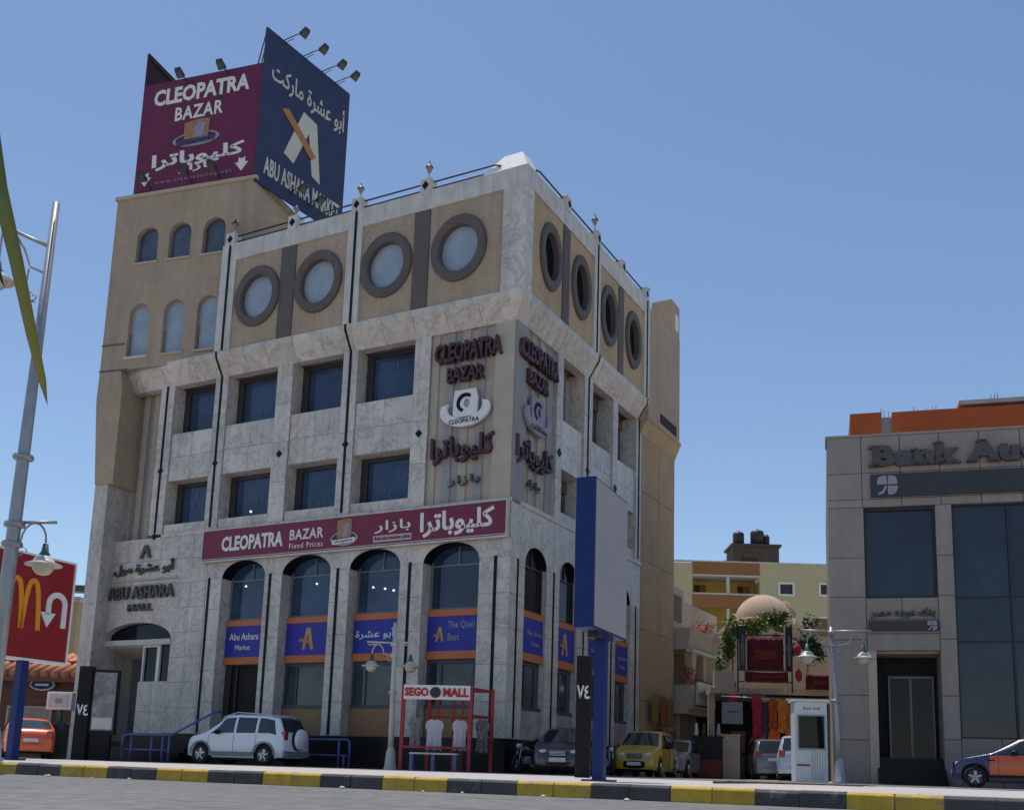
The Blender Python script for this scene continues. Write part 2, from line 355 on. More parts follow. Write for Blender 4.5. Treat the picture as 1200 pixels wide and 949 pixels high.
# ------------------------------------------------------------------ main building
BA = -.4848; BO = Vector((-.586, 34., 0))
MB = thing('shopping_mall', 'tall corner shopping building with white marble arches, round windows and tan tower', 'building', BO, BA)
ca, sa = math.cos(BA), math.sin(BA)
def bl(x, y, z): return BO + Vector((x * ca - y * sa, x * sa + y * ca, z))     # local -> world
TA = .1748
def tt(v): v = Vector(v); return Vector((-14 + v.x * math.cos(TA) - v.y * math.sin(TA), v.x * math.sin(TA) + v.y * math.cos(TA), v.z))   # tower frame -> building frame
F0 = fmap(0); S0 = smap(0)
def part(name, g, m, **k): return g.obj(name, m, MB, **k)
# solid cores
part('wall_core', G().box(-13.4, -.86, .86, 12.2, 0, 16.2), OFFWH)
part('upper_core', G().box(-13.9, .1, 0, 12.2, 16.2, 20.9), STUCCO)
part('wall_core', G().box(-20.2, -13.4, 2.4, 12.2, 0, 9.3), OFFWH)
part('wall_core', G().box(-19.9, -13.4, .86, 12.2, 9.3, 16.7), OFFWH)
part('roof_slab', G().box(-13.9, .3, -.3, 12.1, 20.9, 21.05), CONC)

# --- ground storey, front
FOP = [(-12.9, -10.7), (-9.85, -7.55), (-6.68, -4.45), (-3.47, -1.2)]
SOP = [(1.1, 2.8), (3.85, 5.45), (6.5, 8.1), (9.2, 10.8)]
ZS, RISE, ZT = 7.36, .66, 9.42
def ground_wall(ops, a_lo, a_hi, mp):
    edges = [a_lo]
    for a, b in ops: edges += [a, b]
    edges.append(a_hi)
    cuts = [a_lo] + [(ops[i][1] + ops[i + 1][0]) / 2 for i in range(len(ops) - 1)] + [a_hi]
    for i, (a, b) in enumerate(ops):
        lo, hi = cuts[i] + .004, cuts[i + 1] - .004
        c = (a + b) / 2; r = (b - a) / 2; n = 16
        poly = [(lo, ZT), (lo, ZS)] + [(c - r * math.cos(PI * k / n), ZS + RISE * math.sin(PI * k / n)) for k in range(n + 1)] + [(hi, ZS), (hi, ZT)]
        part('arch_spandrel', G().ext(poly, mp, 0, .86), MARBLE)
        vs = []; fs = []
        for k in range(n + 1):
            t_ = PI * k / n
            for d in (.02, .8): vs.append(mp(c - (r - .012) * math.cos(t_), ZS + (RISE - .012) * math.sin(t_), d))
            for d in (.02, .8): vs.append(mp(c - (r - .004) * math.cos(t_), ZS + (RISE - .004) * math.sin(t_), d))
        for k in range(n): fs += [(4 * k, 4 * k + 1, 4 * k + 5, 4 * k + 4), (4 * k, 4 * k + 4, 4 * k + 6, 4 * k + 2)]
        part('arch_soffit', G().add(vs, fs), STRIP)
    for i in range(len(ops) + 1):
        lo = edges[2 * i]; hi = edges[2 * i + 1]
        part('pier', G().ext(rect(lo + .03, hi - .03, GZ, ZS - .01), mp, .05, .86), MARBLE)
        slabs(MB, lo, hi, 1.3, ZS, 1, 5, mp, th=.045)
ground_wall(FOP, -13.7, 0, F0)
ground_wall(SOP, 0, 11.9, S0)
for u in (-13.55, -10.42, -7.2, -4.02, -.55): part('inlay_strip', G().box(u - .055, u + .055, -.03, .02, 1.34, ZS + .05), STRIP)
for s in (.55, 3.35, 6.0, 8.75, 11.4): part('inlay_strip', G().box(-.02, .03, s - .045, s + .045, 1.34, ZS + .03), STRIP)
part('plinth', G().box(-17., .06, -.06, .8, GZ - .1, 1.295), BLACKG)
part('plinth', G().box(-.8, .058, .8, 12., GZ - .1, 1.293), BLACKG)
FAN = []
def bay(mp, a, b, i, side=False):
    y = .6 if not side else .24
    w = part('fanlight_window', G().ext(arch(a, b, 5.72, ZS, RISE - .02), mp, y, y + .04), GLASS if not side else GLASSD)
    FAN.append(w); f = G(); c = (a + b) / 2
    f.ext(rect(a, a + .07, 5.72, ZS + .1), mp, y - .05, y); f.ext(rect(b - .07, b, 5.72, ZS + .1), mp, y - .05, y)
    f.ext(rect(a + .07, b - .07, ZS - .08, ZS - .02), mp, y - .05, y); f.ext(rect(c - .025, c + .025, ZS - .02, ZS + RISE - .04), mp, y - .05, y)
    f.ext(rect(a + .07, b - .07, 5.72, 5.8), mp, y - .05, y)
    f.obj('window_frame', FRAMEG if not side else FRAME, w)
    lo = G()
    if not side and i == 0:
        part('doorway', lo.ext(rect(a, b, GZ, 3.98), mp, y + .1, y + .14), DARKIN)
        d = G(); d.ext(rect(a, a + .3, .9, 3.98), mp, y, y + .08); d.ext(rect(a + .55, a + .62, .9, 3.9), mp, y, y + .06); d.ext(rect(b - .12, b, .9, 3.98), mp, y, y + .08); part('door_frame', d, FRAME)
        return
    p = part('shop_window', lo.ext(rect(a, b, 2.42, 3.98), mp, y, y + .04), GLASSS)
    f = G(); f.ext(rect(a, a + .1, 2.42, 3.98), mp, y - .05, y); f.ext(rect(b - .42, b - .34, 2.42, 3.98), mp, y - .05, y); f.ext(rect(a + .1, b - .42, 3.86, 3.98), mp, y - .05, y)
    f.ext(rect(a, b, 2.32, 2.42), mp, y - .12, y); f.ext(rect(a + .55, a + .6, 2.42, 3.86), mp, y - .04, y); f.obj('window_frame', mat('slate_blue_frame', (.05, .06, .11), .5), p)
    if not side: part('poster_panel', G().ext(rect(a + .02, b - .02, 1.3, 2.31), mp, y - .1, y), YELLOWP)
    else: part('low_panel', G().ext(rect(a + .02, b - .02, 1.3, 2.31), mp, y - .1, y), mat('pale_pink_panel', (.33, .29, .29), .6, .3, 2))
for i, (a, b) in enumerate(FOP): bay(F0, a, b, i)
for i, (a, b) in enumerate(SOP): bay(S0, a, b, i, True)
LITL = mat('lit_display_lamp', (1, .93, .8), .5, emit=1.2)
for i, x, z in ((0, -12.15, 7.1), (1, -8.62, 7.0), (2, -5.99, 6.72), (2, -5.46, 6.64), (2, -5.08, 6.56)): G().lathe([(.001, .04), (.04, .02), (.04, -.02), (.001, -.04)], (x, .57, z), 8).obj('display_lamp', LITL, FAN[i])

# --- left entrance block
slabs(MB, -20.35, -19.3, 1.3, 9.3, 1, 8, F0)
slabs(MB, -15.38, -13.72, 1.3, 9.3, 2, 8, F0)
slabs(MB, -19.3, -15.38, 6.4, 9.3, 4, 3, F0)
slabs(MB, -17., -15.38, .95, 3.36, 2, 2, F0)
part('wall_core', G().box(-20.33, -19.32, .05, 2.4, 0, 9.3), OFFWH); part('wall_core', G().box(-15.4, -13.74, .05, 2.4, 0, 9.3), OFFWH); part('wall_core', G().box(-19.32, -15.4, .05, 2.4, 6.42, 9.3), OFFWH)
part('wall_core', G().box(-16.98, -15.4, .05, .5, .2, 3.3), OFFWH)
ac = arch(-19.3, -15.38, 5.06, 5.06, .72, 20)
part('arch_spandrel', G().ext([(-19.3, 6.4)] + [(a, b) for a, b in ac[::-1][:-1] if b > 5.05] + [(-15.38, 6.4)], F0, 0, .5), MARBLE)
part('fanlight_window', G().ext(arch(-19.28, -15.4, 5.06, 5.06, .7, 20), F0, .3, .34), GLASSD)
part('lintel', G().box(-19.3, -15.38, -.04, .5, 4.84, 5.06), OFFWH)
pn = part('glazed_screen', G().box(-17., -15.38, .22, .26, 3.36, 4.84), GLASSD)
f = G(); f.box(-17.0, -16.94, .12, .22, 3.36, 4.84); f.box(-16.2, -16.05, .12, .22, 3.36, 4.84); f.box(-15.45, -15.38, .12, .22, 3.36, 4.84); f.box(-16.94, -16.2, .12, .22, 4.76, 4.84); f.obj('window_frame', WHITE, pn)
part('canopy_soffit', G().add([(-19.3, .2, 4.8), (-17.0, .2, 4.8), (-17.0, 1.6, 4.45), (-19.3, 1.6, 4.45), (-19.3, .2, 4.84), (-17.0, .2, 4.84), (-17.0, 1.6, 4.6), (-19.3, 1.6, 4.6)],
     [(0, 1, 2, 3), (7, 6, 5, 4), (0, 4, 5, 1), (1, 5, 6, 2), (2, 6, 7, 3), (3, 7, 4, 0)]), OFFWH)
part('entrance_wall', G().box(-19.3, -17.0, 1.7, 1.8, .2, 4.8), mat('grey_entrance_wall', (.16, .155, .15), .6))
part('entrance_door', G().box(-18.7, -17.3, 1.62, 1.7, .9, 3.5), DARKIN)
for k in range(6): part('shutter_slat', G().box(-18.62, -17.38, 1.58, 1.62, 1.2 + k * .36, 1.27 + k * .36), mat('dark_red_slat', (.05, .012, .014), .5))
part('inlay_strip', G().box(-20.02, -19.88, -.03, .02, 1.4, 8.9), STRIP)
for k in range(4): part('entrance_step', G().box(-19.6, -13.8, -.9 + k * .3, 1.7, GZ + k * .19, GZ + (k + 1) * .19 - .004), BLACKG)
# --- middle storeys, front
PIL = [(-17.2, -16.45), (-14.1, -13.45), (-10.8, -10.05), (-7.55, -6.9), (-4.26, -3.6)]
for a, b in PIL:
    part('pilaster', G().box(a, b, .05, .86, 9.42, 15.86), MARBLE); slabs(MB, a - .02, b + .02, 9.42, 15.84, 1, 4, F0, th=.048)
for i in range(4):
    a, b = PIL[i][1] + .02, PIL[i + 1][0] - .02
    part('spandrel_backing', G().box(a, b, .12, .86, 11.68, 13.7), MARBLE); part('spandrel_backing', G().box(a, b, .12, .86, 9.3, 9.8), MARBLE)
    slabs(MB, a, b, 11.68, 13.72, 2, 2, fmap(.07), th=.045); slabs(MB, a, b, 9.42, 9.82, 2, 1, fmap(.07), th=.045)
    for z0, z1 in ((9.82, 11.68), (13.72, 15.84)):
        w = part('window', G().box(a, b, .70, .74, z0, z1), GLASS)
        f = G(); f.box(a, a + .3, .62, .7, z0, z1); f.box(a + .3, b, .62, .7, z1 - .16, z1); f.box(a + .3, b, .64, .7, z0, z0 + .06); f.obj('window_frame', FRAME, w)
        for q in range(3):
            if R.random() < .7:
                x = R.uniform(a + .6, b - .2); z = R.uniform(z0 + .3, z1 - .5)
                G().lathe([(.001, .05), (.05, .03), (.05, -.03), (.001, -.05)], (x, .69, z), 8).obj('display_lamp', mat('lit_display_lamp', (1, .93, .8), .5, emit=1.2), w) if q == 0 and z0 < 10 else \
                G().ext(ell(x, z, .035, .16, 8), fmap(.68), 0, .015).obj('display_item', mat('dim_display', (.10, .10, .13), .6, .4, 8), w)
for u in (-16.83, -13.78, -7.22):
    part('inlay_strip', G().box(u - .05, u + .05, -.03, .02, 9.5, 15.98), STRIP)
def diamond(mp, a, z, r, d0=-.035): part('diamond_inlay', G().ext([(a - r, z), (a, z - r), (a + r, z), (a, z + r)], mp, d0, .02), STRIP)
for u in (-16.83, -13.78, -10.43, -7.22, -3.93): diamond(F0, u, 12.15, .15)
diamond(F0, -16.83, 9.35, .15)
part('lower_cornice', G().box(-16.4, .0, -.05, .6, 9.26, 9.42), MARBLE)
part('lower_cornice', G().box(-.5, .05, .6, 11.9, 9.26, 9.419), MARBLE)
# striped recess on the left
for k in range(9):
    a = -19.9 + k * .3
    part('cladding_strip', G().box(a, a + .3, .5 + .12 * (k % 2), .86, 9.3, 16.1), GREYCL if k % 2 else BEIGECL)
# --- corner panel with lettering
for k in range(11):
    a = -3.58 + k * .325
    part('cladding_strip', G().box(a, a + .325, .1 + .05 * (k % 2), .86, 9.42, 15.84), GREYCL if k in (2, 3, 6, 9, 10) else BEIGECL)
for k in range(10):
    a = .0 + k * .33
    part('cladding_strip', G().box(-.86, -.1 - .05 * (k % 2), a, a + .33, 9.42, 15.84), GREYCL if k in (2, 5, 8, 9) else BEIGECL)
# --- middle storeys, side
SPIL = [(3.28, 3.76), (5.75, 6.5), (8.66, 9.14), (11.3, 11.9)]
for a, b in SPIL:
    part('pilaster', G().box(-.86, -.05, a, b, 9.42, 15.86), MARBLE); slabs(MB, a - .02, b + .02, 9.42, 15.84, 1, 4, S0, th=.048)
for i in range(3):
    a, b = SPIL[i][1] + .02, SPIL[i + 1][0] - .02
    part('spandrel_backing', G().box(-.86, -.12, a, b, 11.5, 13.38), MARBLE)
    slabs(MB, a, b, 11.48, 13.4, 2, 2, smap(-.07), th=.045); slabs(MB, a, b, 9.42, 9.82, 2, 1, smap(-.07), th=.045)
    for z0, z1 in ((9.82, 11.48), (13.4, 15.84)):
        o = i == 0 and z0 > 12
        w = part('window', G().box(-.82, -.78, a, b, z0, z1), mat('salmon_panel', (.45, .22, .14), .8, .15, 1) if o else GLASSS)
        if o:
            G().box(-.75, -.5, a + .25, a + .55, z0 + .3, z1 - .55).obj('red_banner', mat('bright_red_cloth', (.5, .05, .02), .8), w); G().box(-.78, -.6, b - .5, b - .05, z0, z1 - .3).obj('grey_panel', GREYCL, w)
        else:
            f = G(); f.box(-.78, -.7, a, a + .12, z0, z1); f.box(-.78, -.7, a + .12, b, z1 - .5, z1); f.box(-.78, -.72, (a + b) / 2 - .04, (a + b) / 2 + .04, z0, z1 - .5); f.obj('window_frame', BROWN, w)
for s in (6.1, 11.6): part('inlay_strip', G().box(-.02, .03, s - .05, s + .05, 9.5, 15.98), STRIP)
for s in (3.52, 6.1, 8.9): diamond(S0, s, 12.0, .17)
# --- cornice, sloping outwards
CP = [(0, 15.83), (-.43, 16.52), (-.46, 16.76), (.4, 16.76), (.4, 15.83)]
def cornice(a0, a1, n, side, mit0=False, mit1=False):
    for i in range(n):
        x0 = a0 + (a1 - a0) * i / n + .006; x1 = a0 + (a1 - a0) * (i + 1) / n - .006; vs = []
        for e, x in ((0, x0), (1, x1)):
            for y, z in CP:
                xx = x - y if (e == 1 and mit1 and i == n - 1) else x + y if (e == 0 and mit0 and i == 0) else x
                vs.append((xx, y, z) if not side else (-y, xx, z))
        part('cornice_slab', G().add(vs, [(0, 1, 2, 3, 4), (9, 8, 7, 6, 5)] + [(q, (q + 1) % 5, 5 + (q + 1) % 5, 5 + q) for q in range(5)]), MARBLE)
cornice(-19.6, 0, 14, False, mit1=True); cornice(0, 11.75, 9, True, mit0=True)
for u in (-13.78, -7.22):
    part('inlay_strip', G().add([(u - .05, -.012, 15.83), (u + .05, -.012, 15.83), (u + .05, -.445, 16.52), (u - .05, -.445, 16.52), (u - .05, -.485, 16.76), (u + .05, -.485, 16.76)], [(0, 1, 2, 3), (3, 2, 5, 4)]), STRIP)
for s in (6.1, 11.45):
    part('inlay_strip', G().add([(.012, s - .05, 15.83), (.012, s + .05, 15.83), (.445, s + .05, 16.52), (.445, s - .05, 16.52), (.485, s - .05, 16.76), (.485, s + .05, 16.76)], [(0, 1, 2, 3), (3, 2, 5, 4)]), STRIP)
# --- upper storey with round windows
ZP0, ZP1 = 20.66, 21.42
def rwin(mp, a0, a1, c, rx, rz, m, pm):
    cz = 18.83; n = 40
    part('wall_panel', G().holes(rect(a0, a1, 16.76, ZP0), [ell(c, cz, rx * .8, rz * .8, n)], mp, .06, .3), pm)
    g = G(); prof = [(.70, .2), (.70, -.03), (.74, -.075), (.95, -.085), (1., -.03), (1., .08)]
    vs = [mp(c + rx * k * math.cos(2 * PI * q / n), cz + rz * k * math.sin(2 * PI * q / n), d) for k, d in prof for q in range(n)]
    fs = [(i * n + q, i * n + (q + 1) % n, (i + 1) * n + (q + 1) % n, (i + 1) * n + q) for i in range(len(prof) - 1) for q in range(n)]
    g.add(vs, fs); w = part('round_window', g, BROWN)
    G().ext(ell(c, cz, rx * .72, rz * .72, n), mp, .2, .22).obj('pane', m, w)
FU = fmap(-.45); SU = smap(.45)
for (a0, a1), c in zip([(-13.1, -10.68), (-9.93, -7.37), (-6.68, -4.29), (-3.61, -.5)], (-11.83, -8.73, -5.5, -2.31)): rwin(FU, a0, a1, c, 1.17, 1.29, GLASSL, STUCCO)
for k, ((a0, a1), c) in enumerate(zip([(.1, 2.63), (3.2, 5.45), (6.04, 8.08), (8.62, 10.95)], (1.57, 4.25, 7.03, 9.7))): rwin(SU, a0, a1, c, .84, 1.31, GLASSD, STUCCO_Y)
for a, b in ((-10.68, -9.93), (-4.29, -3.61)): part('brown_pilaster', G().box(a + .003, b - .003, -.435, -.1, 16.76, ZP0), BROWN)
for a, b in ((2.63, 3.2), (8.08, 8.62)): part('brown_pilaster', G().box(.1, .435, a + .003, b - .003, 16.76, ZP0), BROWN)
for a, b in ((-13.9, -13.1), (-7.37, -6.68)):
    part('white_pilaster', G().box(a, b, -.47, .0, 16.765, ZP1 + .01), OFFWH); u = (a + b) / 2 + .03
    part('inlay_strip', G().box(u - .05, u + .05, -.5, -.46, 16.76, ZP1 - .02), STRIP)
for a, b in ((5.45, 6.04), (10.95, 11.6)):
    part('white_pilaster', G().box(.0, .47, a, b, 16.765, ZP1 + .01), OFFWH); u = (a + b) / 2
    part('inlay_strip', G().box(.46, .5, u - .045, u + .045, 16.76, ZP1 - .02), STRIP)
part('corner_pilaster', G().box(-.5, .452, -.452, .1, 16.765, ZP0), MARBLE)
def pband(a0, a1, n, side):
    for i in range(n):
        x0 = a0 + (a1 - a0) * i / n + .004; x1 = a0 + (a1 - a0) * (i + 1) / n - .004
        part('parapet_slab', G().box(x0, x1, -.465, -.2, ZP0, ZP1) if not side else G().box(.2, .465, x0, x1, ZP0, ZP1), OFFWH)
pband(-13.1, -7.37, 4, False); pband(-6.68, .46, 5, False); pband(-.19, 5.45, 4, True); pband(6.04, 10.95, 3, True)
for u in (-13.5, -10.2, -7.02, -3.85):
    p = part('parapet_post', G().box(u - .23, u + .23, -.5, -.05, ZP1 - .12, ZP1 + .52), OFFWH, bevel=.02)
    G().ext([(u - .15, ZP1 + .22), (u, ZP1 + .04), (u + .15, ZP1 + .22), (u, ZP1 + .4)], fmap(-.5), -.012, .01).obj('diamond_inlay', STRIP, p)
for s in (2.9, 5.75, 8.4, 11.2):
    p = part('parapet_post', G().box(.05, .5, s - .2, s + .2, ZP1 - .12, ZP1 + .5), OFFWH, bevel=.02)
    G().ext([(s - .14, ZP1 + .2), (s, ZP1 + .03), (s + .14, ZP1 + .2), (s, ZP1 + .38)], smap(.5), -.012, .01).obj('diamond_inlay', STRIP, p)
for z in (ZP1 + .16, ZP1 + .42):
    part('roof_rail', G().tube([(-13.4, -.28, z), (-1.0, -.28, z), (-.75, -.28, z - .1)], .035, 6), DARKM); part('roof_rail', G().tube([(.28, .5, z - .1), (.28, .8, z), (.28, 11.2, z)], .035, 6), DARKM)
part('corner_cap', G().add([(-1.5, -.4, ZP1), (.4, -.4, ZP1), (.4, .9, ZP1), (-1.5, .9, ZP1), (-.75, -.05, ZP1 + .82), (-.0, -.05, ZP1 + .82), (-.0, .5, ZP1 + .86), (-.75, .5, ZP1 + .86)],
     [(0, 1, 5, 4), (1, 2, 6, 5), (2, 3, 7, 6), (3, 0, 4, 7), (4, 5, 6, 7)]), WHITE)
# --- tan end block on the side
for j, (z0, z1) in enumerate(((.2, 3.4), (3.4, 6.5), (6.5, 9.6), (9.6, 12.7), (12.7, 15.9))):
    slabs(MB, 11.95, 16.3, z0, z1, 2, 1, S0, SANDST, th=.3, gap=.02, name='sandstone_panel')
part('end_wall', G().box(-8, -.28, 11.9, 16.25, 0, 16), SANDST)
part('end_wall', G().box(-8, .44, 11.6, 15.75, 15.9, 21.2), STUCCO)
part('end_wall_base', G().add([(0.02, 11.7, 15.3), (.02, 16.3, 15.3), (.46, 16.0, 16.0), (.46, 11.62, 16.0), (-.5, 11.7, 15.3), (-.5, 16.3, 15.3), (-.5, 16, 16), (-.5, 11.62, 16)],
     [(0, 1, 2, 3), (4, 7, 6, 5), (0, 4, 5, 1), (1, 5, 6, 2), (2, 6, 7, 3), (3, 7, 4, 0)]), STUCCO_Y)
part('vent_slot', G().box(.3, .455, 13.1, 15.3, 16.15, 16.62), DARKIN)
part('end_turret', G().box(-.6, .44, 14.55, 15.75, 21.2, 22.9), STUCCO, bevel=.05)
part('turret_sun_patch', G().box(.43, .46, 15.05, 15.5, 21.5, 22.3), WHITE)  # white panel paints a sunlit patch onto the turret face
# --- tan tower
TH = [arch(c - .55, c + .55, 21.5, 22.62, .52) for c in (-4.2, -2.53, -.83)] + [arch(c - .52, c + .52, 17.18, 19.08, .5) for c in (-4.22, -2.47, -.8)]
part('tower_wall', G(tt).holes(rect(-6., 1.02, 16.64, 24.62), TH, F0, 0, .28), STUCCO)
part('tower_core', G(tt).box(-5.98, 1.0, .3, 7.5, 16.68, 24.55), STUCCO)
part('tower_side', G(tt).box(.72, 1.018, .02, 7.5, 20, 24.619), STUCCO)
part('tower_side', G(tt).box(-5.998, -5.7, .02, 7.5, 16.645, 24.618), STUCCO)
part('tower_coping', G(tt).box(-6.08, 1.1, -.1, 7.6, 24.62, 24.78), BEIGE)
for i, h in enumerate(TH):
    c = (h[0][0] + h[1][0]) / 2; z0 = h[0][1]; r = h[1][0] - c
    w = part('tower_window', G(tt).ext([(c + (a - c) * .99, b) for a, b in h], F0, .2, .23), GLASSL if i > 2 else mat('grey_tower_glass', (.06, .075, .10), .06, .5, .8, spec=.8))
    f = G(tt); f.ext(rect(c - r, c - r + .05, z0, z0 + 1.1), F0, .15, .2); f.ext(rect(c + r - .05, c + r, z0, z0 + 1.1), F0, .15, .2); f.ext(rect(c - r + .05, c + r - .05, z0, z0 + .05), F0, .15, .2); f.obj('window_frame', FRAMEG, w)
    G(tt).box(c - r - .08, c + r + .08, -.07, .05, z0 - .1, z0).obj('sill', OFFWH if i == 3 else BEIGE, w)
part('tower_string_course', G(tt).box(-6.02, -4.85, -.03, .02, 17.78, 17.84), BROWN); part('tower_string_course', G(tt).box(-6.02, -4.6, -.03, .02, 16.6, 16.66), BROWN)
part('tower_fin', G(tt).add([(-6., 0, 16.62), (-4.9, 0, 16.62), (-4.75, 0, 15.6), (-4.75, 0, 11.6), (-5.65, 0, 11.6), (-6.02, 0, 15.3), (-6., 1.9, 16.62), (-4.9, 1.9, 16.62), (-4.75, 1.9, 15.6), (-4.75, 1.9, 11.6), (-5.65, 1.9, 11.6), (-6.02, 1.9, 15.3)],
     [(0, 1, 2, 3, 4, 5), (11, 10, 9, 8, 7, 6)] + [(q, (q + 1) % 6, 6 + (q + 1) % 6, 6 + q) for q in range(6)]), STUCCO)
part('left_pier', G(tt).add([(-5.65, .05, 0.2), (-5.0, .05, .2), (-5.0, .05, 11.6), (-5.65, .05, 11.6), (-5.65, 2, .2), (-5.0, 2, .2), (-5.0, 2, 11.6), (-5.65, 2, 11.6)],
     [(0, 1, 2, 3), (7, 6, 5, 4), (0, 4, 5, 1), (1, 5, 6, 2), (2, 6, 7, 3), (3, 7, 4, 0)]), MARBLE)
part('left_wall', G().box(-20.5, -19.9, 1.0, 12.2, 0, 16.6), STUCCO)

# ------------------------------------------------------------------ signs on the building
def sign(name, label, cat='sign', group=None, loc=None, rz=None): return thing(name, label, cat, loc if loc is not None else BO, BA if rz is None else rz, group)
FS = fmap(-.2)
sg = sign('fascia_sign', 'long maroon fascia sign lettered in white above the marble arches')
G().box(-13.86, -.1, -.2, -.03, 8.06, 9.27).obj('board', MAROON, sg)
g = G(); g.box(-13.9, -.06, -.215, -.04, 8.0, 8.06); g.box(-13.9, -.06, -.215, -.04, 9.27, 9.31); g.box(-13.9, -13.86, -.215, -.04, 8.06, 9.27); g.box(-.1, -.06, -.215, -.04, 8.06, 9.27); g.obj('frame', OFFWH, sg)
g = G(); g.box(-13.85, -.1, -.206, -.2, 8.10, 8.125); g.obj('trim_line', LET_C, sg)
text('lettering', 'CLEOPATRA', LET_W, sg, -12.85, -9.75, 8.38, 8.98, FS, .02, bold=.035)
text('lettering', 'BAZAR', LET_W, sg, -9.42, -7.83, 8.58, 8.98, FS, .02, bold=.015, spacing=1.1)
text('lettering', 'Fixed Prices', LET_W, sg, -9.42, -7.83, 8.25, 8.46, FS, .015, spacing=1.2)
def emblem(par, mp, c, z, w, h, t=None, m1=TANPR, m2=LILAC, m3=LET_W):
    n = 24; ro = ell(c, z - h * .22, w / 2, h * .26, n); ri = ell(c, z - h * .2, w * .43, h * .19, n)
    g = G(t); vs = [mp(a, b, d) for q in (ro, ri) for d in (-.03, 0) for a, b in q]
    g.add(vs, [(k, (k + 1) % n, 2 * n + (k + 1) % n, 2 * n + k) for k in range(n)] + [(k, (k + 1) % n, n + (k + 1) % n, n + k) for k in range(n)]); g.obj('ring', m2, par)
    G(t).ext([(c - w * .25, z - h * .2), (c + w * .25, z - h * .2), (c + w * .27, z + h * .45), (c + w * .05, z + h * .5), (c - w * .27, z + h * .42)], mp, -.035, 0).obj('papyrus', m1, par)
    G(t).ext([(c - w * .05, z - h * .15), (c + w * .16, z - h * .15), (c + w * .17, z + h * .1), (c + w * .2, z + h * .3), (c + w * .06, z + h * .38), (c - w * .02, z + h * .22), (c - w * .06, z + h * .16), (c - w * .02, z + h * .08)], mp, -.05, -.035).obj('figure', m2, par)
    G(t).ext([(c - w * .4, z - h * .42), (c + w * .4, z - h * .36), (c + w * .42, z - h * .2), (c - w * .42, z - h * .26)], mp, -.055, -.03).obj('ribbon', m3, par)
    text('lettering', 'cleopatra', LET_P, par, c - w * .33, c + w * .33, z - h * .38, z - h * .25, mp, .01, -.056, rotz=.06, t=t)
emblem(sg, FS, -6.85, 8.68, 1.25, 1.05, m3=LET_W)
text('lettering', 'بازار', LET_W, sg, -5.5, -3.95, 8.52, 8.98, FS, .02, bold=.01, arabic=True)
G().box(-5.55, -3.9, -.206, -.19, 8.2, 8.44).obj('strap_panel', mat('pale_strap', (.45, .40, .40), .6), sg)
text('lettering', 'Фиксированная цена', MAROON, sg, -5.5, -3.95, 8.24, 8.41, fmap(-.206), .01, bold=.02)
text('lettering', 'كليوباترا', LET_W, sg, -3.55, -.55, 8.2, 9.12, FS, .02, bold=.03, arabic=True)
# window banners
def banner(mp, a, b, label, kind, grp, side=False):
    o = sign('window_banner', label, 'banner', grp); y = .46 if not side else .1
    G().ext(rect(a + .02, b - .02, 4.28, 5.5), mp, y, y + .1).obj('blue_panel', ROYAL, o)
    G().ext(rect(a + .02, b - .02, 5.502, 5.72), mp, y - .02, y + .1).obj('orange_stripe', ORANGE, o); G().ext(rect(a + .02, b - .02, 4.0, 4.278), mp, y - .02, y + .1).obj('orange_stripe', ORANGE, o)
    c = (a + b) / 2; d = y - .004
    def alogo(x, z, h):
        G().ext([(x - h * .28, z), (x - h * .12, z), (x + .02 * h, z + h * .72), (x + h * .2, z), (x + h * .38, z), (x + h * .16, z + h), (x - h * .08, z + h)], mp, d - .015, d).obj('letter_a', GOLD, o)
        G().ext([(x - h * .5, z + h * .38), (x - h * .36, z + h * .52), (x + h * .16, z + h * .42), (x + h * .16, z + h * .26)], mp, d - .025, d - .01).obj('swoosh', ORANGE, o)
    if kind == 0: text('lettering', 'Abu Ashara', LET_W, o, a + .22, b - .5, 4.95, 5.22, mp, .012, d, bold=.01); text('lettering', 'Market', LET_W, o, c - .55, c + .2, 4.56, 4.76, mp, .012, d)
    if kind == 1: alogo(c - .1, 4.5, .82)
    if kind == 2: text('lettering', 'أبو عشرة', LET_W, o, a + .1, b - .42, 4.78, 5.2, mp, .012, d, arabic=True, bold=.012); G().ext(rect(a + .7, b - 1.0, 4.58, 4.61), mp, d - .012, d).obj('underline', LET_W, o)
    if kind == 3: alogo(a + .5, 4.62, .5); text('lettering', 'The Quali', LILAC, o, a + .85, b - .34, 5.04, 5.32, mp, .012, d, bold=.01); text('lettering', 'Best', LILAC, o, a + .85, b - .95, 4.64, 4.9, mp, .012, d, bold=.01)
    if kind == 4: text('lettering', 'Abu Ashara', LILAC, o, a + .45, b - .05, 4.92, 5.1, mp, .012, d); text('lettering', 'Market', LILAC, o, c - .05, c + .55, 4.56, 4.72, mp, .012, d)
banner(F0, *FOP[0], 'blue banner reading Abu Ashara Market over the dark doorway', 0, 'blue and orange window banners')
banner(F0, *FOP[1], 'blue window banner with a large gold letter A emblem', 1, 'blue and orange window banners')
banner(F0, *FOP[2], 'blue window banner with white Arabic lettering behind the double street lamp', 2, 'blue and orange window banners')
banner(F0, *FOP[3], 'blue window banner with small orange A and grey words, nearest the corner', 3, 'blue and orange window banners')
for i, w in enumerate(('nearest the building corner', 'second from the building corner', 'behind the blue pole', 'farthest along the side wall')):
    banner(S0, *SOP[i], 'blue and orange banner on the shaded side wall, ' + w, 4 if i != 1 else 1, 'blue and orange window banners', True)
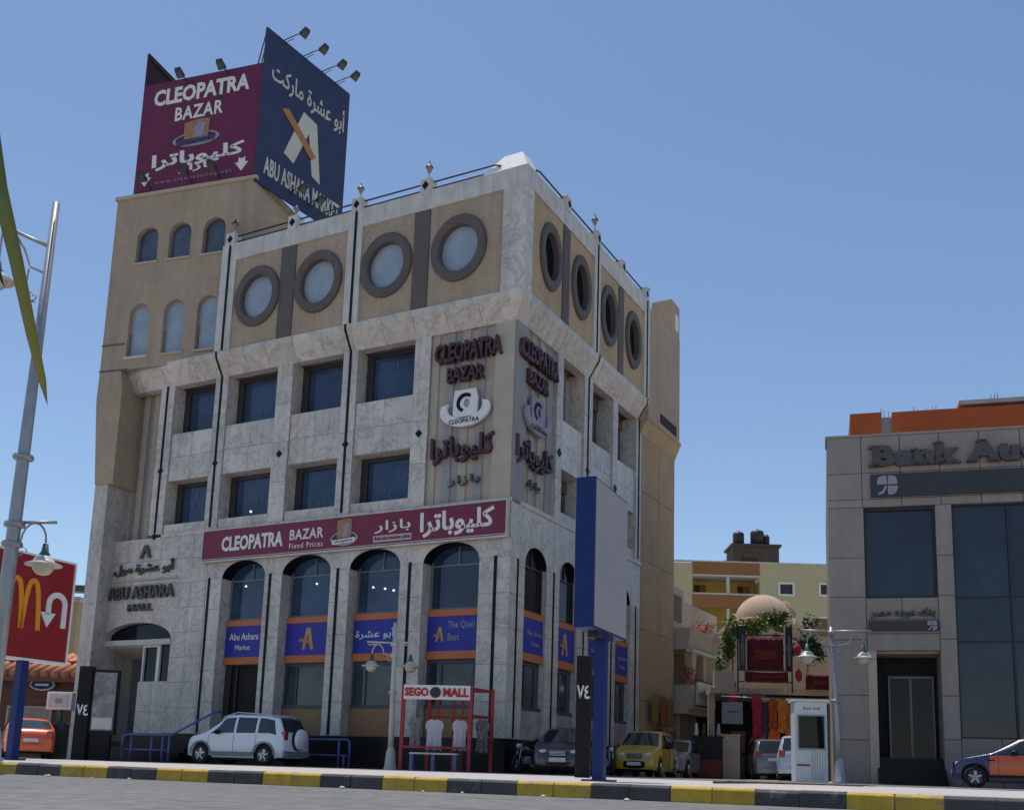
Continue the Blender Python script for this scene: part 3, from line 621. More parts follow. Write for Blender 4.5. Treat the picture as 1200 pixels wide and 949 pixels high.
# corner lettering
FP = fmap(.1)
cs = sign('wall_lettering', 'plum CLEOPATRA BAZAR letters with white emblem on striped corner panel, street front', 'sign')
text('lettering', 'CLEOPATRA', LET_P, cs, -3.3, -.55, 14.62, 15.35, FP, .22, -.06, bold=.03); text('lettering', 'BAZAR', LET_P, cs, -2.75, -1.25, 13.85, 14.4, FP, .2, -.06, bold=.02)
text('lettering', 'كليوباترا', LET_P, cs, -3.35, -.75, 10.85, 11.85, FP, .16, -.05, bold=.025, arabic=True); text('lettering', 'بازار', LET_G, cs, -2.6, -1.3, 10.0, 10.4, FP, .1, -.05, arabic=True)
def hat(par, mp, c, z, m, m2):
    G().ext([(c - .5, z - .15), (c + .5, z - .15), (c + .5, z + .5), (c + .42, z + .85), (c - .45, z + .85), (c - .5, z + .5)], mp, -.1, .0).obj('plaque', m, par)
    n = 20; g = G(); vs = []
    for q in range(n + 1):
        t_ = -.35 + (PI + .7) * q / n
        for k in (1., .72): vs.append(mp(c + 1.02 * k * math.cos(PI + t_), z + .1 + .62 * k * math.sin(PI + t_) + (.12 if k < 1 else 0), -.14))
        for k in (1., .72): vs.append(mp(c + 1.02 * k * math.cos(PI + t_), z + .1 + .62 * k * math.sin(PI + t_) + (.12 if k < 1 else 0), -.02))
    fs = []
    for q in range(n): a = q * 4; fs += [(a, a + 1, a + 5, a + 4), (a, a + 4, a + 6, a + 2), (a + 1, a + 3, a + 7, a + 5)]
    g.add(vs, fs); g.obj('scroll', m, par)
    A_ = [math.radians(50 + 200 * q / 10) for q in range(11)]
    G().ext([(c + .36 * math.cos(a), z + .36 + .36 * math.sin(a)) for a in A_] + [(c + .04 + .26 * math.cos(a), z + .34 + .24 * math.sin(a)) for a in A_[::-1]], mp, -.115, -.1).obj('crest', m2, par)
    G().ext(ell(c + .06, z + .34, .12, .17, 12), mp, -.112, -.1).obj('figure', LILAC if m is LET_W else LET_P, par)
    text('lettering', 'CLEOPATRA', m2, par, c - .62, c + .62, z - .4, z - .24, mp, .01, -.145, bold=.01)
hat(cs, fmap(-.02), -1.95, 12.65, LET_W, STRIP)
SP = smap(-.1)
cs2 = sign('wall_lettering', 'plum lettering and scroll emblem on striped corner panel, shaded side wall', 'sign')
text('lettering', 'CLEOPATRA', LET_P, cs2, .15, 3.05, 14.55, 15.3, SP, .22, -.06, bold=.03); text('lettering', 'BAZAR', LET_P, cs2, .75, 2.3, 13.75, 14.3, SP, .2, -.06, bold=.02)
text('lettering', 'كليوباترا', LET_P, cs2, .1, 2.9, 10.7, 11.7, SP, .16, -.05, bold=.025, arabic=True); text('lettering', 'بازار', LET_G, cs2, .9, 2.0, 10.0, 10.35, SP, .1, -.05, arabic=True)
hat(cs2, smap(.02), 1.55, 12.55, LILAC, STRIP)
ms = sign('wall_lettering', 'raised ABU ASHARA MALL letters with Arabic above the left entrance arch', 'sign')
text('lettering', 'ABU ASHARA', LET_G, ms, -19.1, -15.35, 6.75, 7.3, F0, .12, -.03, bold=.025); text('lettering', 'MALL', LET_G, ms, -17.9, -16.5, 6.25, 6.55, F0, .1, -.03, bold=.02)
text('lettering', 'أبو عشرة مول', LET_G, ms, -18.9, -15.5, 7.75, 8.35, F0, .1, -.03, bold=.015, arabic=True)
G().ext([(-17.5, 8.45), (-17.35, 8.45), (-17.2, 8.8), (-17.0, 8.45), (-16.85, 8.45), (-17.12, 9.0), (-17.28, 9.0)], F0, -.1, -.02).obj('emblem', LET_G, ms)
g = G(); g.box(-19.15, -15.3, -.1, -.01, 7.5, 7.58); g.obj('rule_bar', BEIGECL, ms)

# ------------------------------------------------------------------ billboards on the tower
def btf(v): v = tt(v); return v
rb = sign('billboard', 'maroon CLEOPATRA BAZAR billboard on the tower roof, facing the street', 'billboard', 'rooftop billboards')
FR_ = fmap(-.05)
G(tt).box(-5.15, .93, -.05, .05, 24.86, 30.12).obj('board', MAROON2, rb)
text('lettering', 'CLEOPATRA', LET_W, rb, -4.55, .35, 28.95, 29.75, FR_, .02, bold=.035, t=tt); text('lettering', 'BAZAR', LET_W, rb, -3.35, -.9, 28.05, 28.7, FR_, .02, bold=.02, t=tt, spacing=1.1)
emblem(rb, FR_, -2.15, 27.3, 2.4, 1.3, t=tt, m3=mat('deep_blue_print', (.05, .05, .16), .6))
text('lettering', 'كليوباترا', LET_W, rb, -4.35, .35, 25.75, 26.55, FR_, .02, bold=.03, arabic=True, t=tt); text('lettering', 'بازار', LET_W, rb, -2.9, -1.1, 25.45, 25.85, FR_, .02, bold=.02, arabic=True, t=tt)
text('lettering', 'www.cleobazaireg.net', LILAC, rb, -4.1, -.2, 25.08, 25.28, FR_, .01, t=tt, spacing=1.3)
for x in (-4.62, .28): G(tt).ext([(x - .16, 25.75), (x - .16, 25.5), (x - .32, 25.5), (x, 25.1), (x + .32, 25.5), (x + .16, 25.5), (x + .16, 25.75), (x + .06, 25.68), (x - .06, 25.68)], FR_, -.02, 0).obj('arrow', LET_W, rb)
g = G(tt)
for x in (-5.1, -3.1, -1.1, .85): g.tube([(x, .1, 24.78), (x, .1, 30.1)], .05, 6); g.tube([(x, .1, 29.6), (x, 2., 24.78)], .035, 6)
g.obj('support_frame', DARKM, rb)
lb = sign('billboard', 'dark back of a taller billboard rising behind the maroon one, at the tower edge', 'billboard', 'rooftop billboards')
G(tt).box(-5.3, -5.2, .1, 5.2, 24.86, 31.9).obj('board', mat('dark_board_back', (.035, .010, .012), .8), lb)
g = G(tt)
for z in (26, 28, 30, 31.6): g.box(-5.2, -5.12, .15, 5.1, z, z + .08)
g.obj('support_frame', DARKM, lb)
BANG = 1.0 - BA - TA            # navy board angle inside the tower frame
def nb(v):
    v = Vector(v); return tt((1.02 + v.x * math.cos(BANG) - v.y * math.sin(BANG), v.x * math.sin(BANG) + v.y * math.cos(BANG), v.z))
bb = sign('billboard', 'tall navy ABU ASHARA MARKET billboard with a cream letter A, on the roof', 'billboard', 'rooftop billboards')
G(nb).box(-.08, 5.2, -.06, .05, 24.5, 31.8).obj('board', NAVY, bb); FN = fmap(-.06)
text('lettering', 'أبو عشرة ماركت', LET_C, bb, .35, 4.95, 29.35, 30.7, FN, .02, bold=.012, arabic=True, t=nb)
G(nb).ext([(1.35, 26.6), (1.95, 26.4), (2.75, 28.3), (3.1, 26.4), (3.62, 26.25), (3.2, 29.0), (2.35, 29.15)], FN, -.02, 0).obj('letter_a', LET_C, bb)
G(nb).ext([(1.05, 28.55), (1.45, 28.75), (3.25, 27.4), (3.0, 27.1)], FN, -.035, -.02).obj('swoosh', mat('orange_print', (.42, .17, .04), .6), bb)
text('lettering', 'ABU ASHARA MARKET', LET_C, bb, .3, 4.95, 25.05, 25.9, FN, .02, bold=.02, t=nb)
g = G(nb)
for x in (.05, 1.7, 3.4, 5.1): g.tube([(x, .12, 24.8), (x, .12, 31.75)], .05, 6)
g.tube([(.0, .1, 31.6), (.45, 1.9, 27.5)], .03, 6); g.tube([(.0, .1, 30.9), (.3, 1.25, 27.5)], .03, 6); g.tube([(.2, .9, 29.8), (.1, .5, 29.3)], .02, 5)
g.obj('support_frame', DARKM, bb)
def flood(t, x, z, label, grp, upd=1, out=1.15):
    o = sign('floodlight', label, 'floodlight', grp)
    dz = .35 * upd
    G(t).tube([(x, 0, z), (x + .05, -out * .5, z + dz), (x + .1, -out, z + dz * 1.1)], .022, 6).obj('arm', DARKM, o)
    G(t).tube([(x + .05, 0, z - .12), (x + .08, -out * .5, z + dz - .1)], .015, 5).obj('stay', DARKM, o)
    g = G(t); a = Vector((x + .1, -out - .02, z + dz * 1.1)); k = .34
    P = [a + Vector(p) * .72 for p in ((-.26, -.2, -.02), (.26, -.2, -.02), (.26, .12, -.32), (-.26, .12, -.32), (-.2, -.3, .12), (.2, -.3, .12), (.2, .22, -.06), (-.2, .22, -.06))]
    g.add(P, [(0, 1, 2, 3), (7, 6, 5, 4), (0, 4, 5, 1), (1, 5, 6, 2), (2, 6, 7, 3), (3, 7, 4, 0)]); h = g.obj('lamp_head', DARKM, o)
    G(t).add([P[0] + Vector((.04, .02, -.02)), P[1] + Vector((-.04, .02, -.02)), P[2] + Vector((-.04, -.02, -.02)), P[3] + Vector((.04, -.02, -.02))], [(0, 1, 2, 3)]).obj('lens', mat('flood_lens', (.05, .06, .05), .2), h)
for i, x in enumerate((.9, 2.1, 3.3, 4.2)): flood(nb, x, 31.8, 'floodlight on an arm over the navy billboard, %s from its left end' % ('first', 'second', 'third', 'fourth')[i], 'billboard floodlights', .12, 1.15)
for i, x in enumerate((-3.0, -.9)): flood(tt, x, 30.12, 'floodlight on an arm over the maroon billboard, %s' % ('left one', 'right one')[i], 'billboard floodlights', -.25, .55)
for i, x in enumerate((-4.3, -2.2, -.8)): flood(tt, x, 24.95, 'floodlight at the foot of the maroon billboard, %s' % ('by the left arrow', 'in the middle', 'by the right arrow')[i], 'billboard floodlights', .5, .7)
for i, x in enumerate((1.9, 3.0)): flood(nb, x, 24.9, 'floodlight at the foot of the navy billboard, %s' % ('left one', 'right one')[i], 'billboard floodlights', .5, .7)
# roof lanterns
def lantern(x, y, label, h=.75):
    o = thing('roof_lantern', label, 'lantern', bl(x, y, ZP1 + .52), BA, 'lanterns along the parapet')
    G().lathe([(.001, 0), (.07, 0), (.03, .06), (.025, h * .33), (.05, h * .36)], n=10).obj('stem', BEIGECL, o)
    G().lathe([(.05, h * .36), (.12, h * .62), (.12, h * .64)], n=8).obj('glass_body', mat('lantern_body', (.22, .19, .15), .4), o)
    G().lathe([(.15, h * .64), (.14, h * .67), (.04, h * .82), (.025, h * .95), (.001, h)], n=8).obj('cap', DARKM, o)
lantern(-13.5, -.28, 'small lantern on the parapet post beside the tan tower'); lantern(-10.2, -.28, 'small lantern on the parapet post below the navy billboard', .6)
lantern(-7.02, -.28, 'small lantern on the parapet post right of the navy billboard'); lantern(-3.85, -.28, 'small lantern on the front parapet post nearest the roof corner', .85)
lantern(.28, 5.75, 'small lantern on the side parapet post above the middle strip', .85)
o = thing('roof_speaker', 'dark round loudspeaker at the far end of the side parapet', 'speaker', bl(.2, 11.6, ZP1 + .35), BA)
G().lathe([(.05, -.1), (.16, -.02), (.24, .3), (.2, .34), (.001, .3)], n=12).obj('horn', DARKM, o); G().tube([(0, 0, -.4), (0, 0, -.05)], .04, 6).obj('bracket', DARKM, o)

# ------------------------------------------------------------------ bank
KB = -.281; BK = thing('bank_building', 'beige stone bank with dark glazing and bronze lettering at the right', 'building', (9.719, 33, 0), KB)
def bp(n, g, m, **k): return g.obj(n, m, BK, **k)
bp('wall_core', G().box(3.42, 16, .5, 14, 0, 11.3), STONE); bp('wall_core', G().box(.3, 3.42, 1.6, 14, 0, 11.3), STONE); bp('wall_core', G().box(.3, 3.42, .5, 1.6, 4.5, 11.29), STONE)
zj = [GZ, 1.61, 2.92, 4.4, 4.72, 6.08]
def bs(a0, a1, z0, z1, na, nz): slabs(BK, a0, a1, z0, z1, na, nz, F0, STONE, th=.3, gap=.02, name='stone_panel', jit=.004)
for z0, z1 in ((GZ, 1.55), (1.55, 2.95), (2.95, 4.72), (4.72, 6.1), (6.1, 7.38), (7.38, 9.05)): bs(.12, 1.23, z0, z1, 1, 1)
for z0, z1 in ((9.05, 9.32), (9.32, 10.2), (10.2, 11.44)): bs(.12, 1.2, z0, z1, 1, 1); bs(1.2, 12, z0, z1, 9, 1)
bs(1.23, 3.4, 5.35, 6.05, 2, 1); bs(1.23, 3.4, 4.36, 4.9, 1, 1); bs(1.23, 3.4, 4.9, 5.35, 1, 1)
for z0, z1 in ((GZ, 1.61), (1.61, 2.95), (2.95, 4.72), (4.72, 6.1), (6.1, 7.4), (7.4, 9.05)): bs(3.4, 3.9, z0, z1, 1, 1)
bs(3.9, 12, GZ, .9, 7, 1); bs(3.9, 12, .9, 1.66, 7, 1)
bp('coping', G().box(.08, 12, -.03, 1.2, 11.44, 11.52), STONE)
bp('side_wall', G().box(.12, .3, .3, 14, 0, 11.435), STONE)
w = bp('window', G().box(1.25, 3.38, .26, .3, 6.08, 9.04), GLASSB)
f = G(); f.box(1.23, 1.3, .16, .26, 6.06, 9.05); f.box(3.33, 3.4, .16, .26, 6.06, 9.05); f.box(1.3, 3.33, .16, .26, 8.95, 9.05); f.box(1.3, 3.33, .16, .26, 6.06, 6.16); f.obj('window_frame', DARKM, w)
xs = [3.92, 5.55, 7.2, 8.8, 10.4, 12]; zs = [1.68, 4.66, 6.08, 9.04]
cw = bp('curtain_wall', G().box(3.9, 12, .28, .3, 1.66, 9.05), DARKM)
for i in range(5):
    for j in range(3): G().box(xs[i] + .04, xs[i + 1] - .04, .24 + R.uniform(0, .006), .28, zs[j] + .03, zs[j + 1] - .03).obj('pane', GLASSB, cw)
for x in xs: G().box(x - .035, x + .035, .17, .28, 1.66, 9.05).obj('mullion', DARKM, cw)
for z in zs: G().box(3.9, 12, .19, .28, z - .03, z + .03).obj('transom', DARKM, cw)
# entrance recess
bp('entrance_reveal', G().box(1.23, 1.5, .0, 1.5, GZ, 4.36), BEIGE); bp('entrance_soffit', G().box(1.5, 3.4, .3, 1.5, 4.3, 4.5), BEIGE)
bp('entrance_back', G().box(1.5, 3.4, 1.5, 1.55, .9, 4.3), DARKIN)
d = bp('entrance_door', G().box(1.9, 3.3, 1.42, 1.47, 1.0, 3.6), GLASSD); f = G(); f.box(1.9, 1.96, 1.36, 1.42, 1, 3.6); f.box(2.55, 2.62, 1.36, 1.42, 1, 3.6); f.box(3.24, 3.3, 1.36, 1.42, 1, 3.6); f.box(1.9, 3.3, 1.36, 1.42, 3.6, 3.68); f.obj('door_frame', FRAMEG, d)
for k in range(5): bp('step', G().box(1.44, 3.42, -.7 + k * .3, 1.5, GZ + .17 * k, GZ + .17 * (k + 1) - .004), BLACKG)
bsn = thing('fascia_sign', 'bronze Bank Audi letters above a charcoal fascia with a clover emblem', 'sign', (9.719, 33, 0), KB)
G().box(1.47, 7.2, -.09, -.004, 9.36, 10.12).obj('fascia', BAND, bsn)
text('lettering', 'Bank Audi', LET_G, bsn, 1.55, 6.95, 10.36, 11.08, F0, .16, -.01, bold=.055, spacing=1.08)
g = G()
for x0, x1, z in ((1.43, 1.75, 10.37), (1.43, 1.75, 10.98), (2.72, 3.0, 10.37), (3.05, 3.3, 10.37), (2.72, 2.95, 10.84), (3.45, 3.72, 10.37), (3.42, 3.66, 11.02), (3.78, 4.08, 10.37), (4.4, 4.72, 10.37), (5.0, 5.32, 10.37), (4.7, 5.0, 11.02), (5.4, 5.62, 10.84)):
    G().box(x0, x1, -.17, -.02, z, z + .08).obj('serif', LET_G, bsn)
def clover(x, z, r, par, mp):
    for sx, sz in ((-1, 1), (1, 1), (1, -1)):
        pts = [(x + sx * .04 * r, z + sz * .06 * r)] + [(x + sx * (.06 + .86 * (1 - .28 * abs(math.sin(2 * a)) * 0) * math.cos(a) ** .6) * r, z + sz * (.08 + .86 * math.sin(a) ** .6) * r) for a in [PI / 2 * q / 8 for q in range(9)]]
        G().ext(pts, mp, -.03, 0).obj('petal', LILAC, par)
    G().ext([(x - .06 * r, z - .08 * r), (x - .06 * r, z - .35 * r), (x - .35 * r, z - .8 * r), (x - .85 * r, z - .95 * r), (x - .85 * r, z - .75 * r), (x - .5 * r, z - .6 * r), (x - .3 * r, z - .3 * r), (x - .3 * r, z - .08 * r)], mp, -.03, 0).obj('stem', LILAC, par)
clover(1.98, 9.74, .34, bsn, fmap(-.092))
bs2 = thing('entrance_sign', 'small charcoal strip with Arabic letters above the bank entrance', 'sign', (9.719, 33, 0), KB)
G().box(1.28, 3.38, -.09, -.004, 4.98, 5.3).obj('fascia', BAND, bs2); clover(3.18, 5.14, .16, bs2, fmap(-.092))
text('lettering', 'بنك عوده مصر', LET_G, bs2, 1.35, 3.3, 5.38, 5.72, F0, .1, -.01, bold=.02, arabic=True)
# orange roof structure of the bank
rf = bp('roof_structure', G().box(.95, 1.98, 2.0, 6, 11.5, 12.95), ORBLK); 
G().box(2.35, 12, 2.1, 6, 11.5, 12.96).obj('parapet_block', ORBLK, rf); G().box(1.98, 2.35, 2.3, 5.5, 11.5, 12.85).obj('parapet_block', CONC, rf)
G().box(1.7, 2.4, 1.5, 1.95, 11.52, 11.95).obj('white_block', WHITE, rf); G().box(4.7, 12, 2.6, 6, 12.96, 13.15).obj('parapet_block', ORBLK, rf); G().box(4.56, 12, 2.3, 6.2, 13.15, 13.3).obj('roof_slab', CONC, rf)
for x in (2.05, 2.15, 2.28, 3.15, 3.25, 3.6, 3.75, 3.88, 5.7, 5.8, 5.92):
    z = 13.3 if x > 4.6 else 12.95; G().tube([(x, 3, z), (x + R.uniform(-.02, .02), 3, z + .38 + R.uniform(0, .14))], .011, 4).obj('rebar', DARKM, rf)

# ------------------------------------------------------------------ vehicles
def lerp(L, x):
    if x <= L[0][0]: return L[0][1]
    for (a, b), (c, d) in zip(L, L[1:]):
        if x <= c: return b + (d - b) * (x - a) / (c - a)
    return L[-1][1]
WHEEL = {}
def wheel_mesh(r, w):
    k = (round(r, 3), round(w, 3))
    if k in WHEEL: return WHEEL[k]
    t = G().lathe([(r * .62, -w / 2), (r * .9, -w / 2), (r, -w * .32), (r, w * .32), (r * .9, w / 2), (r * .62, w / 2), (r * .62, -w / 2)], n=26, axis='y').obj('tyre', TYRE)
    g = G().lathe([(r * .63, -w * .5), (r * .58, -w * .42), (r * .56, -w * .1), (r * .1, -w * .12), (.001, -w * .12)], n=26, axis='y')
    g.lathe([(.001, -w * .46), (r * .14, -w * .44), (r * .15, -w * .1)], n=12, axis='y')
    for q in range(5):
        a = 2 * PI * q / 5 + .3; g.bar((r * .1 * math.cos(a), -w * .38, r * .1 * math.sin(a)), (r * .58 * math.cos(a), -w * .4, r * .58 * math.sin(a)), .075, .04)
    rm = g.obj('rim', ALLOY)
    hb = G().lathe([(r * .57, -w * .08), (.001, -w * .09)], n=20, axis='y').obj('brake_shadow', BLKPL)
    res = (t.data, rm.data, hb.data)
    for o in (t, rm, hb): bpy.data.objects.remove(o)
    WHEEL[k] = res; return res
def car(name, label, loc, heading, L, Wd, body, top, belt, plan, wheels, rw, sidewin, wind, rear, paint, cat='car', group='cars parked in front of the buildings', lower=None, tailz=.8, headz=.68, plate=True, doors=(), doorpaint=None, rails=False, spare=False, bumper=None, grille=True, taxi=False, handle=True):
    """local +x is the front, origin on the ground at the middle"""
    o = thing(name, label, cat, loc, heading, group)
    hw = Wd / 2; sill = .24 if rw > .31 else .2; Ra = rw * 1.17
    def W_(x): return hw * lerp(plan, x)
    def bot(x):
        z = sill + .06 * max(0, (abs(x) - L * .4) / (L * .1))
        for xw in wheels:
            if abs(x - xw) < Ra: z = max(z, rw + math.sqrt(Ra * Ra - (x - xw) ** 2))
        return z
    def ring(x):
        w = W_(x); b = bot(x); bz = lerp(belt, x); tz = max(lerp(top, x), bz + .012); k = min(1, (tz - bz) / .45)
        wr = w * (.955 - .20 * k)
        low = sill
        return [(w * .93, b), (w * .985, max(b + .02, low + .22 * (bz - low))), (w * 1., max(b + .03, low + .5 * (bz - low))), (w * .985, max(b + .04, low + .82 * (bz - low))), (w * .955, bz),
                (w * .955 - (w * .955 - wr) * .45, bz + (tz - bz) * .5), (wr, tz - .055 * k), (wr * .9, tz - .012 * k), (wr * .55, tz + .012), (0, tz + .018)]
    xs = sorted(set([-L / 2 + L * k / 40 for k in range(41)] + [xw + Ra * c for xw in wheels for c in (-1, -.97, -.85, -.6, -.3, 0, .3, .6, .85, .97, 1)] + [-L / 2 + .03, L / 2 - .03]))
    n = 19; vs = []; fs = []
    for x in xs:
        rg = ring(x); sh = 1 if abs(x) < L / 2 - .001 else .93
        full = [(y * sh, z) for y, z in rg] + [(-y * sh, z) for y, z in rg[-2::-1]]
        vs += [(x, y, z) for y, z in full]
    for i in range(len(xs) - 1):
        for k in range(n - 1): fs.append((i * n + k, i * n + k + 1, (i + 1) * n + k + 1, (i + 1) * n + k))
    fs += [tuple(range(n)), tuple((len(xs) - 1) * n + k for k in range(n))[::-1]]
    G().add(vs, fs, True).obj('body', paint, o)
    def sp(x, t, sgn, off=.008):
        r_ = ring(x); (y4, z4), (y5, z5), (y6, z6) = r_[4], r_[5], r_[6]
        if t < .5: y = y4 + (y5 - y4) * t * 2; z = z4 + (z5 - z4) * t * 2
        else: y = y5 + (y6 - y5) * (t * 2 - 1); z = z5 + (z6 - z5) * (t * 2 - 1)
        return Vector((x, sgn * (y + off), z + off * .3))
    for sgn in (1, -1):
        for (b0, b1, t0, t1) in sidewin:
            m = 6; P = []; F = []
            for i in range(m + 1):
                for j in range(4):
                    t = .07 + .83 * j / 3; lo = b0 + (t0 - b0) * j / 3; hi = b1 + (t1 - b1) * j / 3
                    P.append(sp(lo + (hi - lo) * i / m, t, sgn))
            for i in range(m):
                for j in range(3): a = i * 4 + j; F.append((a, a + 1, a + 5, a + 4))
            G().add(P, F, True).obj('side_window', CARGL, o)
    for nm, (x0, x1), kf in (('windscreen', wind, .84), ('rear_window', rear, .84)):
        P = []; F = []; m = 8
        for i in range(m + 1):
            x = x0 + (x1 - x0) * i / m; r_ = ring(x)
            for j in range(7):
                q = -1 + 2 * j / 6; y = q * r_[6][0] * .9; z = r_[9][1] - (r_[9][1] - r_[7][1]) * abs(q) ** 2
                P.append((x + (.012 if x0 > 0 else -.012), y, z + .008))
        for i in range(m):
            for j in range(6): a = i * 7 + j; F.append((a, a + 1, a + 8, a + 7))
        G().add(P, F, True).obj(nm, CARGL, o)
    td, rd, hd = wheel_mesh(rw, .2)
    for xw in wheels:
        for sgn in (1, -1):
            w = bpy.data.objects.new('wheel', None); COL.objects.link(w); w.parent = o; w.location = (xw, sgn * (hw - .12), rw); w.rotation_euler = (0, 0, 0 if sgn < 0 else PI); w.empty_display_size = .1
            for nm, dt in (('tyre', td), ('rim', rd), ('brake_disc', hd)):
                c = bpy.data.objects.new(nm, dt); COL.objects.link(c); c.parent = w
        G().box(xw - Ra * .98, xw + Ra * .98, -hw * .8, hw * .8, .3, rw + Ra * .9).obj('wheel_well', BLKPL, o)
    G().box(-L / 2 + .25, L / 2 - .25, -hw * .86, hw * .86, .17, .4).obj('underbody', BLKPL, o)
    wf = W_(L / 2) ; wb = W_(-L / 2)
    for sgn in (1, -1):
        G().lathe([(.001, .07), (.09, .05), (.13, 0), (.1, -.06)], (0, 0, 0), 12, 'x').obj('headlight', HEADL, o).matrix_local = Matrix.Translation((L / 2 - .13, sgn * wf * .76, headz)) @ Matrix.Diagonal((1.1, 1.25, .75, 1))
        G().box(-L / 2 - .015, -L / 2 + .16, sgn * wb * .68 if sgn > 0 else -wb * .97, wb * .97 if sgn > 0 else -wb * .68, tailz - .14, tailz + .14).obj('tail_light', TAILL, o, bevel=.03)
        g = G(); x = wind[0] - .1 if wind[0] < wind[1] else wind[1] - .1
        x = min(wind) + .18; zb = lerp(belt, x)
        g.lathe([(.001, -.09), (.08, -.07), (.1, 0), (.08, .08), (.001, .1)], (0, 0, 0), 10, 'x'); mo = g.obj('mirror', lower or BLKPL, o); mo.matrix_local = Matrix.Translation((x - .12, sgn * (hw + .07), zb + .07)) @ Matrix.Diagonal((1, 1.1, .8, 1))
    bm_ = bumper or paint
    for e, w in ((1, wf), (-1, wb)):
        g = G(); P = []
        for q in range(9):
            a = -1 + q / 4; P.append((e * (L / 2 + .045 - .16 * abs(a) ** 3), a * w * .99))
        vs = [(x, y, z) for x, y in P for z in (.27, .33, .5, .55)]; vs = [(x - e * (.05 if k % 4 in (0, 3) else 0), y, z) for k, (x, y, z) in enumerate(vs)]
        g.add(vs, [(q * 4 + k, q * 4 + k + 1, q * 4 + k + 5, q * 4 + k + 4) for q in range(8) for k in range(3)], True); g.obj('bumper', bm_, o)
        if plate: G().box(e * (L / 2 + .05) - .012, e * (L / 2 + .05) + .012, -.24, .24, .38 if e > 0 else tailz - .25, .5 if e > 0 else tailz - .13).obj('number_plate', PLATE, o)
    if grille:
        G().box(L / 2 - .04, L / 2 + .015, -wf * .42, wf * .42, headz - .1, headz + .06).obj('grille', BLKPL, o)
        for k in range(4): G().box(L / 2 + .01, L / 2 + .03, -wf * .4, wf * .4, headz - .08 + k * .038, headz - .065 + k * .038).obj('grille_bar', ALLOY, o)
    # door seams, handles
    for sgn in (1, -1):
        for x in doors:
            P = []; 
            for k in range(2, 5): 
                y, z = ring(x)[k]; P.append((x, sgn * (y + .003), z))
            P = [(x, sgn * (ring(x)[1][0] + .002), ring(x)[1][1])] + P; G().tube(P, .007, 4).obj('door_seam', BLKPL, o)
        if handle:
            for x in doors[1:]: y, z = ring(x + .15)[3]; G().box(x + .08, x + .26, sgn * y - .02, sgn * y + .02, z - .02, z + .015).obj('door_handle', lower or paint, o)
        if lower: y = hw; G().box(wheels[0] + Ra, wheels[1] - Ra, sgn * y * .985 - .02, sgn * y * .985 + .02, sill + .1, sill + .17).obj('sill_trim', BLKPL, o)
        if doorpaint:
            m = 12; P = []; F = []; a0, a1 = doorpaint[1]
            for i in range(m + 1):
                x = a0 + (a1 - a0) * i / m; r_ = ring(x)
                for k in range(1, 5): P.append((x, sgn * (r_[k][0] + .006), r_[k][1] - (.0 if k < 4 else .015)))
            for i in range(m):
                for k in range(3): a = i * 4 + k; F.append((a, a + 1, a + 5, a + 4))
            G().add(P, F, True).obj('painted_doors', doorpaint[0], o)
    if rails:
        for sgn in (1, -1):
            P = [(x, sgn * (ring(x)[6][0] * .93), ring(x)[7][1] + h) for x, h in ((-1.5, .0), (-1.35, .06), (0, .065), (.55, .05), (.7, 0))]
            G().tube(P, .022, 6).obj('roof_rail', ALLOY, o)
    if spare:
        G().lathe([(.001, -.2), (.30, -.2), (.35, -.15), (.36, -.02), (.33, .02)], (-L / 2 - .0, -.08, .88), 24, 'x').obj('spare_wheel_cover', paint, o); G().lathe([(.361, -.1), (.372, -.06), (.37, 0), (.34, .02)], (-L / 2, -.08, .88), 24, 'x').obj('spare_tyre', TYRE, o)
    if taxi: G().box(.1, .3, -.28, .28, lerp(top, .2) + .0, lerp(top, .2) + .13).obj('roof_sign', WHITE, o, bevel=.02)
    return o
def paint(n, c, metal=.0): return mat(n, c, .32, .03, 1.5, metal=metal, coat=.6)
P_SIL = paint('silver_white_car_paint', (.74, .76, .79), .0); P_DRK = paint('charcoal_car_paint', (.045, .047, .05), .3); P_YEL = paint('yellow_taxi_paint', (.52, .30, .02))
P_GRY = paint('grey_car_paint', (.17, .175, .19), .3); P_BLW = paint('pale_blue_car_paint', (.42, .52, .66), .1); P_ORG = paint('orange_taxi_paint', (.66, .10, .012)); P_NVY = paint('navy_taxi_paint', (.02, .026, .085)); P_SLV = paint('dusty_silver_car_paint', (.20, .19, .195), .2)
SUVT = dict(L=4.0, Wd=1.70, body=0, top=[(-2, .95), (-1.93, 1.1), (-1.7, 1.56), (-1.2, 1.66), (0, 1.69), (.45, 1.64), (1.12, 1.08), (1.25, 1.03), (1.75, .93), (1.93, .8), (2, .62)], belt=[(-2, .9), (-1.5, 1.02), (1., 1.0), (1.25, .98), (1.75, .88), (1.95, .72), (2, .6)],
  plan=[(-2, .86), (-1.85, .95), (-1.4, 1), (1.2, 1), (1.7, .94), (1.92, .84), (2, .72)], wheels=(-1.3, 1.28), rw=.34, sidewin=[(-1.72, -1.0, -1.55, -.98), (-.9, -.12, -.88, -.1), (-.02, .95, 0, .42)], wind=(.5, 1.1), rear=(-1.93, -1.66), doors=(-.95, -.06, .98), tailz=.98, headz=.72)
def at(x, y): return (x, y, GZ)
sv = car('suv', 'silver-white compact SUV with a spare wheel, parked before the arches', at(-9.35, 35.6), PI - .40, paint=P_SIL, rails=True, spare=True, **SUVT)
CLAD = mat('grey_cladding_plastic', (.20, .205, .21), .6, .1, 6)
